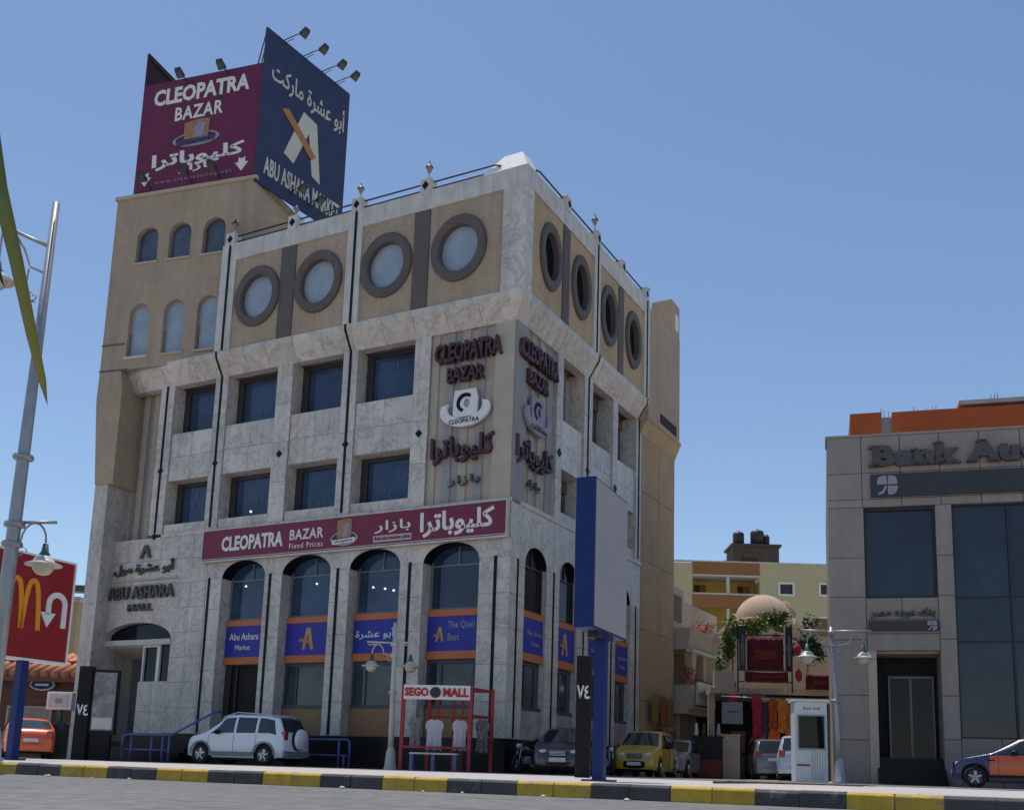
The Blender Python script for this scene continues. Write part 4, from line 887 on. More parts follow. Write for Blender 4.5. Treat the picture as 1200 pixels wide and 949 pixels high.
for sg_ in (1, -1):
    G().box(-.93, .91, sg_ * .842 - .02, sg_ * .842 + .02, .3, .44).obj('side_cladding', CLAD, sv)
    for xw in (-1.3, 1.28):
        g = G(); g.add([(xw + r_ * math.cos(PI * q / 16), sg_ * y_, .34 + r_ * math.sin(PI * q / 16)) for q in range(17) for r_, y_ in ((.395, .862), (.45, .868), (.455, .84))], [(3 * q + k, 3 * q + k + 1, 3 * q + k + 4, 3 * q + k + 3) for q in range(16) for k in range(2)], True); g.obj('arch_trim', CLAD, sv)
G().box(-2.05, -1.9, -.7, .7, .3, .5).obj('rear_cladding', CLAD, sv, bevel=.03)
SED = dict(L=4.3, Wd=1.68, body=0, top=[(-2.15, .8), (-2.05, .98), (-1.5, 1.04), (-.85, 1.36), (-.4, 1.42), (.2, 1.41), (.45, 1.36), (1.15, .95), (1.3, .92), (1.9, .8), (2.1, .66), (2.15, .5)], belt=[(-2.15, .78), (-2, .9), (-1.4, .95), (1., .91), (1.3, .88), (1.9, .76), (2.15, .48)],
  plan=[(-2.15, .84), (-1.95, .94), (-1.4, 1), (1.3, 1), (1.8, .93), (2.05, .82), (2.15, .7)], wheels=(-1.28, 1.38), rw=.3, sidewin=[(-1.2, -.35, -.85, -.33), (-.25, .95, -.23, .4)], wind=(.5, 1.15), rear=(-1.48, -.92), doors=(-1.05, -.3, .98), tailz=.82, headz=.64)
car('sedan', 'dark grey sedan facing the street beside the black number pylon', at(1.45, 32.), -PI / 2 - .2, paint=P_DRK, **SED)
HAT = dict(SUVT); HAT.update(L=3.9, Wd=1.62, top=[(-1.95, .9), (-1.88, 1.05), (-1.65, 1.5), (-1.2, 1.58), (0, 1.6), (.4, 1.56), (1.12, 1.06), (1.3, 1.0), (1.75, .88), (1.9, .72), (1.95, .55)], rw=.31, wheels=(-1.22, 1.25), plan=[(-1.95, .88), (-1.8, .96), (-1.4, 1), (1.2, 1), (1.7, .93), (1.88, .84), (1.95, .74)],
  belt=[(-1.95, .86), (-1.5, .98), (1., .97), (1.25, .95), (1.75, .84), (1.95, .54)], sidewin=[(-1.65, -1.0, -1.5, -.98), (-.9, -.12, -.88, -.1), (-.02, .98, 0, .4)], wind=(.46, 1.12), rear=(-1.88, -1.63))
car('taxi', 'yellow taxi hatchback with black bumper parked by the side wall', at(4.45, 37.2), -PI / 2 - .34, paint=P_YEL, bumper=BLKPL, taxi=False, **HAT)
car('car', 'dusty silver car parked behind the yellow taxi', at(6.0, 40.2), -PI / 2 - .42, paint=P_SLV, **SED)
car('hatchback', 'grey hatchback seen from behind under the hanging clothes', at(10.0, 42.5), PI / 2 - .1, paint=P_GRY, **HAT)
car('car', 'pale blue car half hidden by the white guard booth', at(10.75, 40.2), PI / 2 - .3, paint=P_BLW, **SUVT)
SEDT = dict(SED); SEDT.update(wheels=(-1.25, 1.58))
car('taxi', 'navy and orange taxi sedan parked in front of the bank', at(14.3, 29.0), PI - .42, paint=P_NVY, doorpaint=(P_ORG, (-1.05, 1.2)), lower=BLKPL, **SEDT)
car('taxi', 'orange and blue taxi seen from behind near the red roadside sign', at(-17.9, 37.8), PI / 2 + .5, paint=P_ORG, doorpaint=(mat('taxi_blue', (.06, .1, .3), .3, coat=.5), (-1.05, .98)), **SED)
# motorcycles by the corner
def moto(loc, rz, label):
    o = thing('motorcycle', label, 'motorcycle', loc, rz, 'motorcycles by the side wall')
    for x in (-.62, .62):
        w = G().lathe([(.22, -.05), (.29, -.05), (.31, 0), (.29, .05), (.22, .05), (.22, -.05)], (x, 0, .31), 20, 'y').obj('wheel', TYRE, o)
        g = G()
        for q in range(6): g.bar((x, 0, .31), (x + .23 * math.cos(q * PI / 3), 0, .31 + .23 * math.sin(q * PI / 3)), .015)
        g.obj('spokes', ALLOY, w)
    G().tube([(-.62, 0, .31), (-.2, 0, .45), (.2, 0, .5), (.42, 0, .9)], .035, 6).obj('frame', DARKM, o); G().tube([(.62, .07, .31), (.42, .05, .95)], .025, 6).obj('fork', ALLOY, o); G().tube([(.62, -.07, .31), (.42, -.05, .95)], .025, 6).obj('fork', ALLOY, o)
    G().lathe([(.001, -.3), (.1, -.25), (.15, 0), (.12, .2), (.001, .28)], (.12, 0, .74), 10, 'x').obj('tank', P_DRK, o); G().box(-.65, -.1, -.11, .11, .68, .78).obj('seat', BLKPL, o, bevel=.04); G().box(-.12, .22, -.13, .13, .3, .56).obj('engine', STEEL, o, bevel=.03)
    G().tube([(.36, -.33, 1.0), (.42, 0, .98), (.36, .33, 1.0)], .018, 6).obj('handlebar', DARKM, o); G().lathe([(.001, .09), (.08, .06), (.08, -.06), (.001, -.08)], (.52, 0, .88), 10, 'x').obj('headlamp', HEADL, o)
    G().tube([(-.1, .12, .25), (-.7, .14, .33)], .04, 8).obj('exhaust', ALLOY, o)
moto(at(.15, 34.3), -PI / 2 - .5, 'dark motorcycle parked at the black plinth corner'); moto(at(2.95, 35.6), -PI / 2 + .1, 'dark motorcycle between the blue pole and the yellow taxi')

# ------------------------------------------------------------------ street lamps
def belllamp(par, p, s=1., g1=LAMPM):
    b = G().lathe([(.03 * s, .36 * s), (.05 * s, .36 * s), (.07 * s, .2 * s), (.1 * s, .16 * s), (.1 * s, .1 * s)], p, 14).obj('lamp_neck', GREENM, par)
    G().lathe([(.1 * s, .12 * s), (.17 * s, .07 * s), (.2 * s, 0), (.35 * s, -.06 * s), (.35 * s, -.08 * s), (.18 * s, -.07 * s)], p, 20).obj('lamp_shade', g1, par)
    G().lathe([(.2 * s, -.07 * s), (.19 * s, -.16 * s), (.12 * s, -.25 * s), (.001, -.28 * s)], p, 16).obj('lamp_globe', LAMPG, par)
def streetlamp(label, base, top, arms, barz, m, s=1., rz=0, rbase=.1, rtop=.055, extra=False, hook=.42):
    o = thing('street_lamp', label, 'street lamp', base, rz, 'double street lamps'); h = top[2] - base[2]; lx = top[0] - base[0]
    def c(z): return lx * z / h
    G().lathe([(rbase * 2.2, 0), (rbase * 2.2, .05), (rbase * 1.9, .08), (rbase * 1.5, .6 * s), (rbase * 1.1, .75 * s), (rbase, .8 * s)], (0, 0, 0), 12).obj('base', m, o)
    G().tube([(c(z), 0, z) for z in (.7 * s, h * .3, h * .6, h)], [rbase, rbase * .9, (rbase + rtop) / 2, rtop], 12).obj('pole', m, o)
    for z in (h * .52, barz - base[2] - .05, barz - base[2] - .45 * s): G().lathe([(.001, -.06), (rbase * 1.25, -.05), (rbase * 1.35, 0), (rbase * 1.25, .05), (.001, .06)], (c(z), 0, z), 12).obj('collar', m, o)
    bz = barz - base[2]
    for dx in arms:
        sg = 1 if dx > 0 else -1
        G().tube([(c(bz), 0, bz), (c(bz) + dx * 1.25, 0, bz + .02)], .034 * s, 8).obj('arm', m, o)
        z0 = bz - .5 * s
        P = [(c(z0), 0, z0)] + [(c(bz) + dx - sg * hook * s * .5 * (1 + math.cos(a)), 0, z0 + .12 * s + hook * s * .75 * math.sin(a)) for a in [PI * q / 8 for q in range(9)]]
        P = P[:1] + P[1:]
        P[-1] = (c(bz) + dx, 0, z0 + .1 * s); G().tube(P, .022 * s, 6).obj('bracket', m, o)
        belllamp(o, (c(bz) + dx, 0, z0 - .28 * s), s)
        sc = []
        for q in range(14): a = q * .55; r = .13 * s * (1 - q / 16); sc.append((c(z0) + sg * (.18 * s + r * math.cos(a)), 0, z0 - .1 * s + r * math.sin(a)))
        G().tube(sc, .012 * s, 5).obj('scroll', m, o)
streetlamp('cream double street lamp in front of the arches and Arabic banner', (-4.13, 33, GZ), (-4.2, 33, 4.85), (-.72, .55), 4.2, LAMPM, .9, -.1)
streetlamp('grey double street lamp at the left edge of the bank', (9.44, 31, GZ), (9.26, 31, 4.85), (-.72, .95), 4.72, STEEL, .95, -.1)
streetlamp('tall weathered street lamp at the left edge, in front of the red sign', (-10.24, 20, GZ), (-10.11, 20, 11.74), (.66,), 4.86, STEEL, 1., 0, .15, .07, hook=.5)
tl = [o for o in COL.objects if o.name.startswith('street_lamp')][-1]
# upper arm of the tall lamp
G().tube([(.12, 0, 10.55), (-.35, 0, 10.75), (-.95, 0, 11.02)], .04, 8).obj('arm', STEEL, tl); G().tube([(.1, 0, 9.95), (-.25, 0, 10.1), (-.42, 0, 10.5), (-.6, 0, 10.75), (-.8, 0, 10.9)], .025, 6).obj('bracket', STEEL, tl); belllamp(tl, (-.92, 0, 9.85), 1.); G().tube([(-.92, 0, 10.2), (-.92, 0, 11.0)], .02, 6).obj('hanger', STEEL, tl)
for cx, cz, r, a0 in ((-.5, 10.0, .13, 0), (-.12, 9.45, .12, 2)):
    G().tube([(cx + r * (1 - q / 15) * math.cos(a0 + q * .6), 0, cz + r * (1 - q / 15) * math.sin(a0 + q * .6)) for q in range(13)], .014, 5).obj('scroll', STEEL, tl)
G().tube([(-.28, 0, 10.05), (-.3, 0, 9.6), (-.2, 0, 9.35), (-.08, 0, 9.33)], .018, 5).obj('scroll', STEEL, tl)

# ------------------------------------------------------------------ roadside signs
bs3 = thing('pylon_sign', 'blank grey roadside sign with a blue edge on a blue pole', 'sign', (.73, 15.8, GZ), 1.18)
X1 = 1.72
G().box(0, X1, -.33, -.012, 2.33, 4.72).obj('cabinet', BLUEP, bs3); G().box(.02, X1 - .02, -.345, -.331, 2.36, 4.69).obj('face', GREYSG, bs3); G().box(0.02, X1 - .02, -.011, .003, 2.36, 4.69).obj('face', GREYSG, bs3)
G().box(.78, .96, -.27, -.09, 0, 2.33).obj('pole', BLUEP, bs3); G().box(.64, 1.1, -.4, .04, 0, .03).obj('base_plate', BLUEP, bs3); G().box(.5, 1.25, -.26, -.07, 2.24, 2.33).obj('bracket', DARKM, bs3)
rs = thing('pylon_sign', 'red roadside sign with a yellow letter M and white turning arrow', 'sign', (-13.4, 24.9, GZ), 1.12)
RL = 2.75
G().box(0, RL, -.02, .28, 2.55, 5.2).obj('cabinet', REDSG, rs); FM = fmap(-.02)
g = G(); g.box(-.03, RL + .03, -.05, .3, 2.5, 2.56); g.box(-.03, RL + .03, -.05, .3, 5.2, 5.25); g.box(RL, RL + .05, -.05, .3, 2.56, 5.2); g.box(-.04, 0, -.05, .3, 2.56, 5.2); g.obj('frame', WHITE, rs)
def strip2(pts, w, mp, d0, d1, par, m, nm):
    g = G(); vs = []; n = len(pts)
    for i, (a, b) in enumerate(pts):
        p0 = pts[max(i - 1, 0)]; p1 = pts[min(i + 1, n - 1)]; dx, dz = p1[0] - p0[0], p1[1] - p0[1]; l = math.hypot(dx, dz)
        for sg in (1, -1):
            for d in (d0, d1): vs.append(mp(a - dz / l * sg * w / 2, b + dx / l * sg * w / 2, d))
    fs = []
    for i in range(n - 1): a = 4 * i; b = a + 4; fs += [(a, b, b + 2, a + 2), (a + 1, a + 3, b + 3, b + 1), (a, a + 1, b + 1, b), (a + 2, b + 2, b + 3, a + 3)]
    fs += [(0, 2, 3, 1), (4 * n - 4, 4 * n - 3, 4 * n - 1, 4 * n - 2)]
    g.add(vs, fs); g.obj(nm, m, par)
for c in (1.02, 1.53): strip2([(c + .25 * sx * k, 3.3 + 1.25 * (1 - k ** 3.2)) for sx, k in [(-1, q / 8) for q in range(8, 0, -1)] + [(1, q / 8) for q in range(0, 9)]], .13, FM, -.03, 0, rs, YELPR, 'letter_arch')
strip2([(2.55, 3.45), (2.55, 3.85)] + [(2.3 + .25 * math.cos(a), 4.05 + .25 * math.sin(a)) for a in [PI * q / 10 for q in range(11)]] + [(2.05, 3.95), (2.05, 3.75)], .15, FM, -.03, 0, rs, LET_W, 'turn_arrow')
G().ext([(1.82, 3.8), (2.05, 3.42), (2.28, 3.8)], FM, -.03, 0).obj('arrow_head', LET_W, rs)
g = G(); g.box(RL * .54, RL * .54 + .22, .02, .24, 0, 2.5); g.obj('pole', BLUEP, rs); G().box(RL * .54 - .12, RL * .54 + .34, -.1, .36, 0, .04).obj('base_plate', BLUEP, rs)
# black number pylons
p2 = thing('number_pylon', 'black pylon with white Arabic number beside the blue pole', 'pylon', (1.4, 24, GZ), -.12, 'black number pylons')
G().box(-.17, .17, -.17, .17, 0, 2.78).obj('body', BLKPL, p2, bevel=.01); text('numerals', '٧٤', LET_W, p2, -.15, .15, 1.78, 2.1, fmap(-.17), .01, bold=.02)
p1 = thing('number_pylon', 'black pylon with a grey poster case and white number, by the left entrance', 'pylon', (-15.6, 37, GZ), .1, 'black number pylons')
G().box(-.24, .22, -.2, .2, 0, 3.3).obj('body', BLKPL, p1, bevel=.01); text('numerals', '٧٤', LET_W, p1, -.2, .2, 1.55, 1.95, fmap(-.2), .01, bold=.02)
pc = G().box(.225, 1.12, -.12, .14, .9, 3.2).obj('poster_case', BLKPL, p1); G().box(.3, 1.06, -.135, -.12, 1.05, 3.1).obj('poster', mat('grey_poster', (.22, .22, .225), .5, .6, 3.2), pc); G().box(.34, 1.02, -.142, -.134, 1.1, 1.5).obj('poster_caption', OFFWH, pc)
G().box(.3, 1.0, -.1, .1, 0, .9).obj('stand', BLKPL, p1)
# white box sign on green stand
wb = thing('box_sign', 'small white box sign on a dark green stand by the left shop', 'sign', (-16.9, 38, GZ), -.05)
G().box(-.47, .47, -.15, .15, 1.78, 2.42).obj('cabinet', WHITE, wb, bevel=.02); G().box(-.38, .36, -.16, -.15, 1.86, 2.34).obj('face', OFFWH, wb); G().box(-.3, .3, -.2, .2, 0, 1.3).obj('stand', GREENM, wb, bevel=.03); G().box(-.08, .08, -.08, .08, 1.3, 1.78).obj('post', GREENM, wb)
G().box(-.14, .12, -.166, -.16, 2.0, 2.2).obj('mark', GREYCL, wb)
# red hanging frame with garments
fr = thing('garment_stand', 'red steel garment stand lettered SEGO MALL with hanging garments below', 'stand', (-3.72, 32.2, GZ), -.12)
FW = 2.12
for x, y in ((0, 0), (FW, 0), (.55, 1.3), (FW + .48, 1.3)): G().box(x - .055, x + .055, y - .055, y + .055, 0, 2.62).obj('post', REDP, fr)
for a, b, z in (((0, 0), (FW, 0), 2.55), ((FW, 0), (FW + .48, 1.3), 2.55), ((.55, 1.3), (FW + .48, 1.3), 2.55), ((0, 0), (.55, 1.3), 2.55), ((0, 0), (FW, 0), .72), ((FW, 0), (FW + .48, 1.3), 1.72), ((.55, 1.3), (FW + .48, 1.3), 1.72)): G().bar((*a, z), (*b, z), .07).obj('rail', REDP, fr)
for x in (.85, 1.35, 1.65): G().box(x - .03, x + .03, 1.27, 1.33, 0, 2.55).obj('upright', REDP, fr)
hs_ = G().box(.02, FW - .02, -.09, -.03, 2.18, 2.62).obj('header_board', WHITE, fr)
text('lettering', 'SEGO', mat('red_lettering', (.45, .01, .015), .5), hs_, .05, .8, 2.27, 2.54, fmap(-.09), .03, bold=.04); text('lettering', 'MALL', MATS['red_lettering'], hs_, 1.26, 2.06, 2.27, 2.54, fmap(-.09), .03, bold=.04)
G().ext(ell(1.02, 2.4, .17, .17, 16), fmap(-.09), -.035, 0).obj('emblem', DARKM, hs_)
def garment(name, label, p, w, h, m, rz=0, tee=True, group='garments hung for sale'):
    o = thing(name, label, 'garment', p, rz, group); n = 8; vs = []; fs = []; ph = R.uniform(0, 6)
    for i in range(n + 1):
        for j in range(15):
            a = -.5 + i / n; b = j / 14; ww = w * (lerp([(0, .4), (.05, .78), (.12, 1.02), (.3, 1.08), (.36, .86), (.7, .84), (1, .95)], b) if tee else 1)
            vs.append((a * ww, .05 * math.sin(ph + i * 1.7 + b) * (0.3 + b), -h * b - (.04 * (1 - abs(a) * 2) if j == 0 and tee else 0) + .03 * math.sin(ph + i * 2.1) * (j == 14)))
    for i in range(n):
        for j in range(14): q = i * 15 + j; fs.append((q, q + 1, q + 16, q + 15))
    g = G().add(vs, fs, True).obj('cloth', m, o); sd_ = g.modifiers.new('t', 'SOLIDIFY'); sd_.thickness = .02
    G().tube([(-w * .3, 0, .02), (0, 0, .1), (w * .3, 0, .02)], .01, 4).obj('hanger', DARKM, o); G().tube([(0, 0, .1), (0, 0, .17)], .007, 4).obj('hook', DARKM, o)
    return o
def inframe(x, y, z): c, s_ = math.cos(-.12), math.sin(-.12); return (-3.72 + x * c - y * s_, 32.2 + x * s_ + y * c, GZ + z)
garment('tunic', 'white printed tunic in the middle of the red frame', inframe(.95, .35, 1.6), .55, .95, mat('white_cotton', (.55, .53, .55), .9, .12, 5), -.12)
garment('tunic', 'white embroidered tunic at the right of the red frame', inframe(1.75, .35, 1.6), .45, .95, MATS['white_cotton'], -.12)
garment('tunic', 'grey patterned tunic at the left of the red frame', inframe(.3, .5, 1.65), .4, .95, mat('grey_print_cotton', (.26, .24, .23), .9, .6, 12), -.12)
garment('tunic', 'dark spotted garment on the right side of the red frame', inframe(FW + .3, .6, 1.65), .42, 1.05, mat('dark_spotted_cotton', (.08, .075, .07), .9, .8, 14, col2=(.32, .3, .28)), -.12)
bt = thing('table', 'small table with blue legs under the red frame', 'table', inframe(1.15, -.5, 0), -.12)
G().box(-.72, .72, -.25, .25, .5, .55).obj('table_top', OFFWH, bt)
for x in (-.66, 0, .66): G().box(x - .05, x + .05, -.22, .22, 0, .5).obj('leg', mat('blue_grey_leg', (.1, .13, .26), .6), bt)
# blue railings
def railing(name, label, pts, posts, mid):
    o = thing(name, label, 'railing', (0, 0, 0), 0, 'blue steel railings')
    G().tube(pts, .04, 8).obj('top_rail', BLUER, o); G().tube([(p[0], p[1], GZ + .42 + (p[2] - pts[0][2])) for p in mid], .028, 6).obj('mid_rail', BLUER, o)
    for x, y, z in posts: G().tube([(x, y, GZ), (x, y, z)], .038, 8).obj('post', BLUER, o)
railing('railing', 'blue handrail that climbs to the doorway, left of the SUV', [(-13.75, 36, GZ + .3), (-13.75, 36, 1.05), (-13.6, 36, 1.12), (-12.0, 35.7, 1.12), (-10.85, 36.6, 1.98), (-10.7, 36.8, 2.0)],
        [(-13.45, 36, 1.12), (-12.7, 35.85, 1.12), (-12.3, 35.77, 1.12), (-12.05, 35.7, 1.12), (-13.75, 36, 1.0)], [(-13.7, 36, GZ + .3), (-12.0, 35.7, GZ + .3)])
railing('railing', 'blue handrail to the right of the SUV spare wheel', [(-8.2, 36.6, 1.12), (-5.95, 35.6, 1.14), (-5.86, 35.55, 1.05), (-5.86, 35.55, GZ)], [(-6.25, 35.7, 1.14), (-6.05, 35.62, .6)], [(-8.2, 36.6, 1.12), (-5.95, 35.6, 1.12)])

# ------------------------------------------------------------------ alley: shops beyond the tan wall
SH = thing('shop_building', 'beige two-storey shop building with balconies in the alley', 'building', BO, BA)
def shp(n, g, m, **k): return g.obj(n, m, SH, **k)
shp('wall', G().box(-9, -1.2, 16.6, 27, GZ, 9.2), BEIGE); shp('side_wall', G().box(-1.2, .1, 26.6, 27, GZ, 4.3), BEIGE)
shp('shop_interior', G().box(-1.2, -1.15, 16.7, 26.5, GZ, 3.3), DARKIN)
shp('fascia_slab', G().box(-1.2, .75, 16.6, 23.4, 3.35, 4.45), BEIGE); shp('soffit_beam', G().box(-1.2, .6, 16.6, 23.3, 3.1, 3.35), BEIGE)
shp('balcony_parapet', G().add([(.6, 16.6, 6.15), (.6, 25.2, 6.15), (.75, 25.2, 7.15), (.75, 16.6, 7.15), (-1.2, 16.6, 6.15), (-1.2, 25.2, 6.15), (-1.2, 25.2, 7.15), (-1.2, 16.6, 7.15)], [(0, 1, 2, 3), (7, 6, 5, 4), (0, 4, 5, 1), (1, 5, 6, 2), (2, 6, 7, 3), (3, 7, 4, 0)]), BEIGE)
shp('balcony_cap', G().box(.5, .85, 16.6, 25.3, 6.02, 6.14), OFFWH)
for s_ in (17.6, 19.3, 21.1, 22.9, 24.8): shp('column', G().add([(.25, s_ - .14, 4.45), (.55, s_ - .14, 4.45), (.55, s_ + .14, 4.45), (.25, s_ + .14, 4.45), (.2, s_ - .35, 6.05), (.6, s_ - .35, 6.05), (.6, s_ + .35, 6.05), (.2, s_ + .35, 6.05)], [(0, 1, 5, 4), (1, 2, 6, 5), (2, 3, 7, 6), (3, 0, 4, 7), (4, 5, 6, 7), (3, 2, 1, 0)]), BEIGE)
shp('upper_wall', G().box(-3, -.3, 16.6, 18.6, 7.15, 9.3), BEIGE); sw = shp('window', G().box(-.3, -.27, 17.0, 18.2, 7.6, 8.9), mat('olive_shutter', (.16, .14, .09), .8)); 
for k in range(7): G().box(-.27, -.24, 17.02, 18.18, 7.65 + k * .18, 7.72 + k * .18).obj('shutter_slat', MATS['olive_shutter'], sw)
for s_ in (17.1, 19.6): shp('door_post', G().box(-.3, 0, s_ - .1, s_ + .1, GZ, 3.1), BEIGE)
shp('display_curtain', G().box(-1.1, -.6, 19.8, 21.2, GZ, 2.7), mat('teal_curtain', (.04, .06, .07), .9))
ss = thing('shop_sign', 'slanting white shop sign on the beige balcony front', 'sign', BO, BA)
G().box(.78, .9, 17.25, 21.05, 3.55, 4.65).obj('board', OFFWH, ss); g = G(); g.box(.76, .92, 17.2, 21.1, 3.5, 3.55); g.box(.76, .92, 17.2, 21.1, 4.65, 4.7); g.obj('frame', DARKM, ss); G().box(.9, .91, 18.0, 20.3, 4.05, 4.13).obj('dark_rule', LET_G, ss); G().box(.9, .91, 18.3, 20.0, 3.85, 3.9).obj('dark_rule', LET_G, ss)
# flowers on the balcony
def foliage(name, label, c, rad, n, size, m, cat='plant', group=None, m2=None, seed=1, parent=None):
    rr = random.Random(seed); g = G(); cl = [Vector((rr.gauss(0, .45), rr.gauss(0, .45), rr.gauss(0, .45))) for _ in range(9)]
    for k in range(n):
        q = cl[rr.randrange(9)] + Vector((rr.gauss(0, .22), rr.gauss(0, .22), rr.gauss(0, .22)))
        p = Vector((q.x * rad[0], q.y * rad[1], q.z * rad[2])) + Vector(c); d = Vector((rr.uniform(-1, 1), rr.uniform(-1, 1), rr.uniform(-.6, 1))).normalized(); u = d.cross(Vector((rr.uniform(-1, 1), rr.uniform(-1, 1), 1))).normalized(); s_ = size * rr.uniform(.6, 1.3)
        g.add([p, p + d * s_ * .5 + u * s_ * .25, p + d * s_, p + d * s_ * .5 - u * s_ * .25], [(0, 1, 2, 3)])
    o = g.obj(name, m, parent); 
    return tag(o, label, cat, group) if not parent else o
def plant(label, c, rad, n, size, m=LEAF, seed=1, pot=True, group='greenery on the bazaar terraces', base=None):
    o = thing('potted_plant', label, 'plant', (0, 0, 0), 0, group); foliage('foliage', None, c, rad, n, size, m, seed=seed, parent=o)
    b = base if base is not None else c[2] - rad[2] - .3
    G().tube([(c[0], c[1], b), (c[0] + .03, c[1], c[2])], .03, 5).obj('stem', BARK, o); G().lathe([(.001, b), (.14, b), (.2, b + .28), (.18, b + .28)], (c[0], c[1], 0), 10).obj('pot', TILE, o)
    return o
PINK = mat('pink_flower', (.42, .09, .13), .7, .4, 9)
c = bl(.75, 18.6, 0); plant('pink flowering plant on the upper balcony ledge', (c.x, c.y, 7.45), (.55, .55, .3), 260, .14, PINK, 3, base=7.15)
c = bl(.3, 17.4, 0); plant('pink flowers on the lower balcony behind the slanting sign', (c.x, c.y, 5.15), (.3, .3, .5), 200, .16, PINK, 4, base=4.45)
# hangings by the tan wall
for k, (s_, z, h, cl) in enumerate(((13.2, 3.6, 1.1, (.55, .26, .03)), (14.2, 3.7, 1.3, (.6, .14, .02)), (15.2, 3.65, 1.2, (.35, .22, .05)), (13.6, 2.2, 1.2, (.42, .07, .03)), (14.6, 2.3, 1.3, (.6, .22, .03)), (15.6, 2.2, 1.2, (.5, .1, .02)))):
    p = bl(.25, s_, z); garment('scarf', 'bright scarf on the tan wall, %s row, %s' % ('upper' if k < 3 else 'lower', ('nearest', 'middle', 'farthest')[k % 3]), p, .8, h, mat('scarf_%d' % k, cl, .9, .5, 7, col2=(cl[0] * .4, cl[1] * .6, cl[2])), BA + PI / 2, tee=False, group='scarves on the tan wall')
# ------------------------------------------------------------------ bazaar at the end of the alley
BZ = thing('bazaar_shop', 'open bazaar shop with roof terrace and dome at the alley end', 'building', (8.6, 47, GZ), -.05)
def bz(n, g, m, **k): return g.obj(n, m, BZ, **k)
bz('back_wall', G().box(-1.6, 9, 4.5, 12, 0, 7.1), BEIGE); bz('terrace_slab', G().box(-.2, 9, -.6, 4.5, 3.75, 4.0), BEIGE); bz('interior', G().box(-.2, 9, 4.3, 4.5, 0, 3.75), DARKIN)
bz('awning', G().add([(2.0, -1.3, 3.45), (7.6, -1.2, 3.35), (7.6, .4, 3.8), (2.0, .4, 3.8), (2.0, -1.3, 3.35), (7.6, -1.2, 3.25), (7.6, .4, 3.7), (2.0, .4, 3.7)], [(0, 1, 2, 3), (7, 6, 5, 4), (0, 4, 5, 1), (1, 5, 6, 2), (2, 6, 7, 3), (3, 7, 4, 0)]), mat('canvas_awning', (.40, .34, .22), .9, .2, 2))
for x in (-.1, 2.2, 5.2, 8.2): bz('column', G().box(x - .14, x + .14, -.3, 0, 0, 3.75), BEIGE)
bz('terrace_wall', G().box(.0, .9, -.5, .0, 4.0, 4.75), BEIGE); bz('rail', G().tube([(.2, -1.35, 3.55), (3.0, -1.4, 3.5)], .03, 6), STEEL)
bz('block', G().box(1.9, 7, 6.5, 11, 7.1, 7.75), BEIGE); bz('ledge', G().box(1.6, 5.7, 6.3, 11.2, 7.75, 7.95), BEIGE)
dm = bz('dome', G().lathe([(1.52, 7.9), (1.52, 8.25)] + [(1.5 * math.cos(a), 8.28 + 1.5 * math.sin(a)) for a in [PI / 2 * q / 12 for q in range(13)]], (3.78, 8.3, 0), 36), DOMEM)
G().lathe([(1.54, 8.2), (1.6, 8.24), (1.6, 8.34), (1.5, 8.38)], (3.78, 8.3, 0), 36).obj('dome_band', DOMEM, dm)
bz('parapet', G().box(6.0, 9, 6.4, 6.6, 7.1, 8.3), mat('olive_tarpaulin', (.20, .17, .09), .9, .15, 1))
# carpets
def carpet(label, p, w, h, m, grp='red carpets on the terrace', bot=True):
    o = thing('carpet', label, 'carpet', p, -.05, grp); vs = []; fs = []; n = 10
    for i in range(n + 1):
        for j in range(5): vs.append((-w / 2 + w * i / n, .035 * math.sin(i * 1.9 + j * .4), h * j / 4 - (.06 * math.sin(PI * i / n) if j == 4 else 0)))
    for i in range(n):
        for j in range(4): a = i * 5 + j; fs.append((a, a + 1, a + 6, a + 5))
    q = G().add(vs, fs, True).obj('pile', m, o); q.modifiers.new('t', 'SOLIDIFY').thickness = .03
    b = G(); b.box(-w / 2 + .08, -w / 2 + .16, -.075, -.05, .08, h - .16); b.obj('border', mat('carpet_border', (.05, .02, .03), .95), o); b = G(); b.box(w / 2 - .16, w / 2 - .08, -.075, -.05, .08, h - .16); b.obj('border', MATS['carpet_border'], o)
    G().box(-w / 2 + .3, w / 2 - .3, -.07, -.05, h * .3, h * .6).obj('medallion', mat('carpet_medallion', (.16, .03, .02), .95, .5, 8), o)
carpet('large red carpet hung on the terrace rack below the dome', (10.77, 46, 5.0), 1.62, 1.5, REDCAR); carpet('narrow red carpet along the terrace rail under the large one', (10.8, 45.9, 4.48), 1.9, .45, REDCAR); carpet('red carpet on the terrace rail right of the street lamp head', (13.2, 45.9, 4.18), 1.3, .7, REDCAR)
rk = thing('carpet_rack', 'black steel rack holding the red carpets on the terrace', 'rack', (10.77, 46.1, 4.0), -.05)
for x in (-1.2, -.9, .9, 1.2): G().box(x - .03, x + .03, -.03, .03, 0, 3.05).obj('post', DARKM if abs(x) > 1 else OFFWH, rk)
for z in (.44, .95, 2.55): G().box(-1.2, 1.2, -.02, .04, z, z + .05).obj('rail', DARKM, rk)
for k, x in enumerate((9.74, 11.82)):
    o = thing('figured_panel', 'dark panel with a pale figure at the %s end of the carpet rack' % ('left', 'right')[k], 'panel', (x, 45.98, 4.95), -.05, 'figured panels on the rack'); G().box(-.14, .14, -.03, .03, 0, 2.0).obj('panel', DARKM, o); G().lathe([(.001, .2), (.09, .3), (.08, .8), (.12, 1.1), (.05, 1.35), (.08, 1.5), (.001, 1.65)], (0, -.04, 0), 8).obj('figure', mat('pewter_figure', (.14, .14, .16), .6, .4, 8), o)
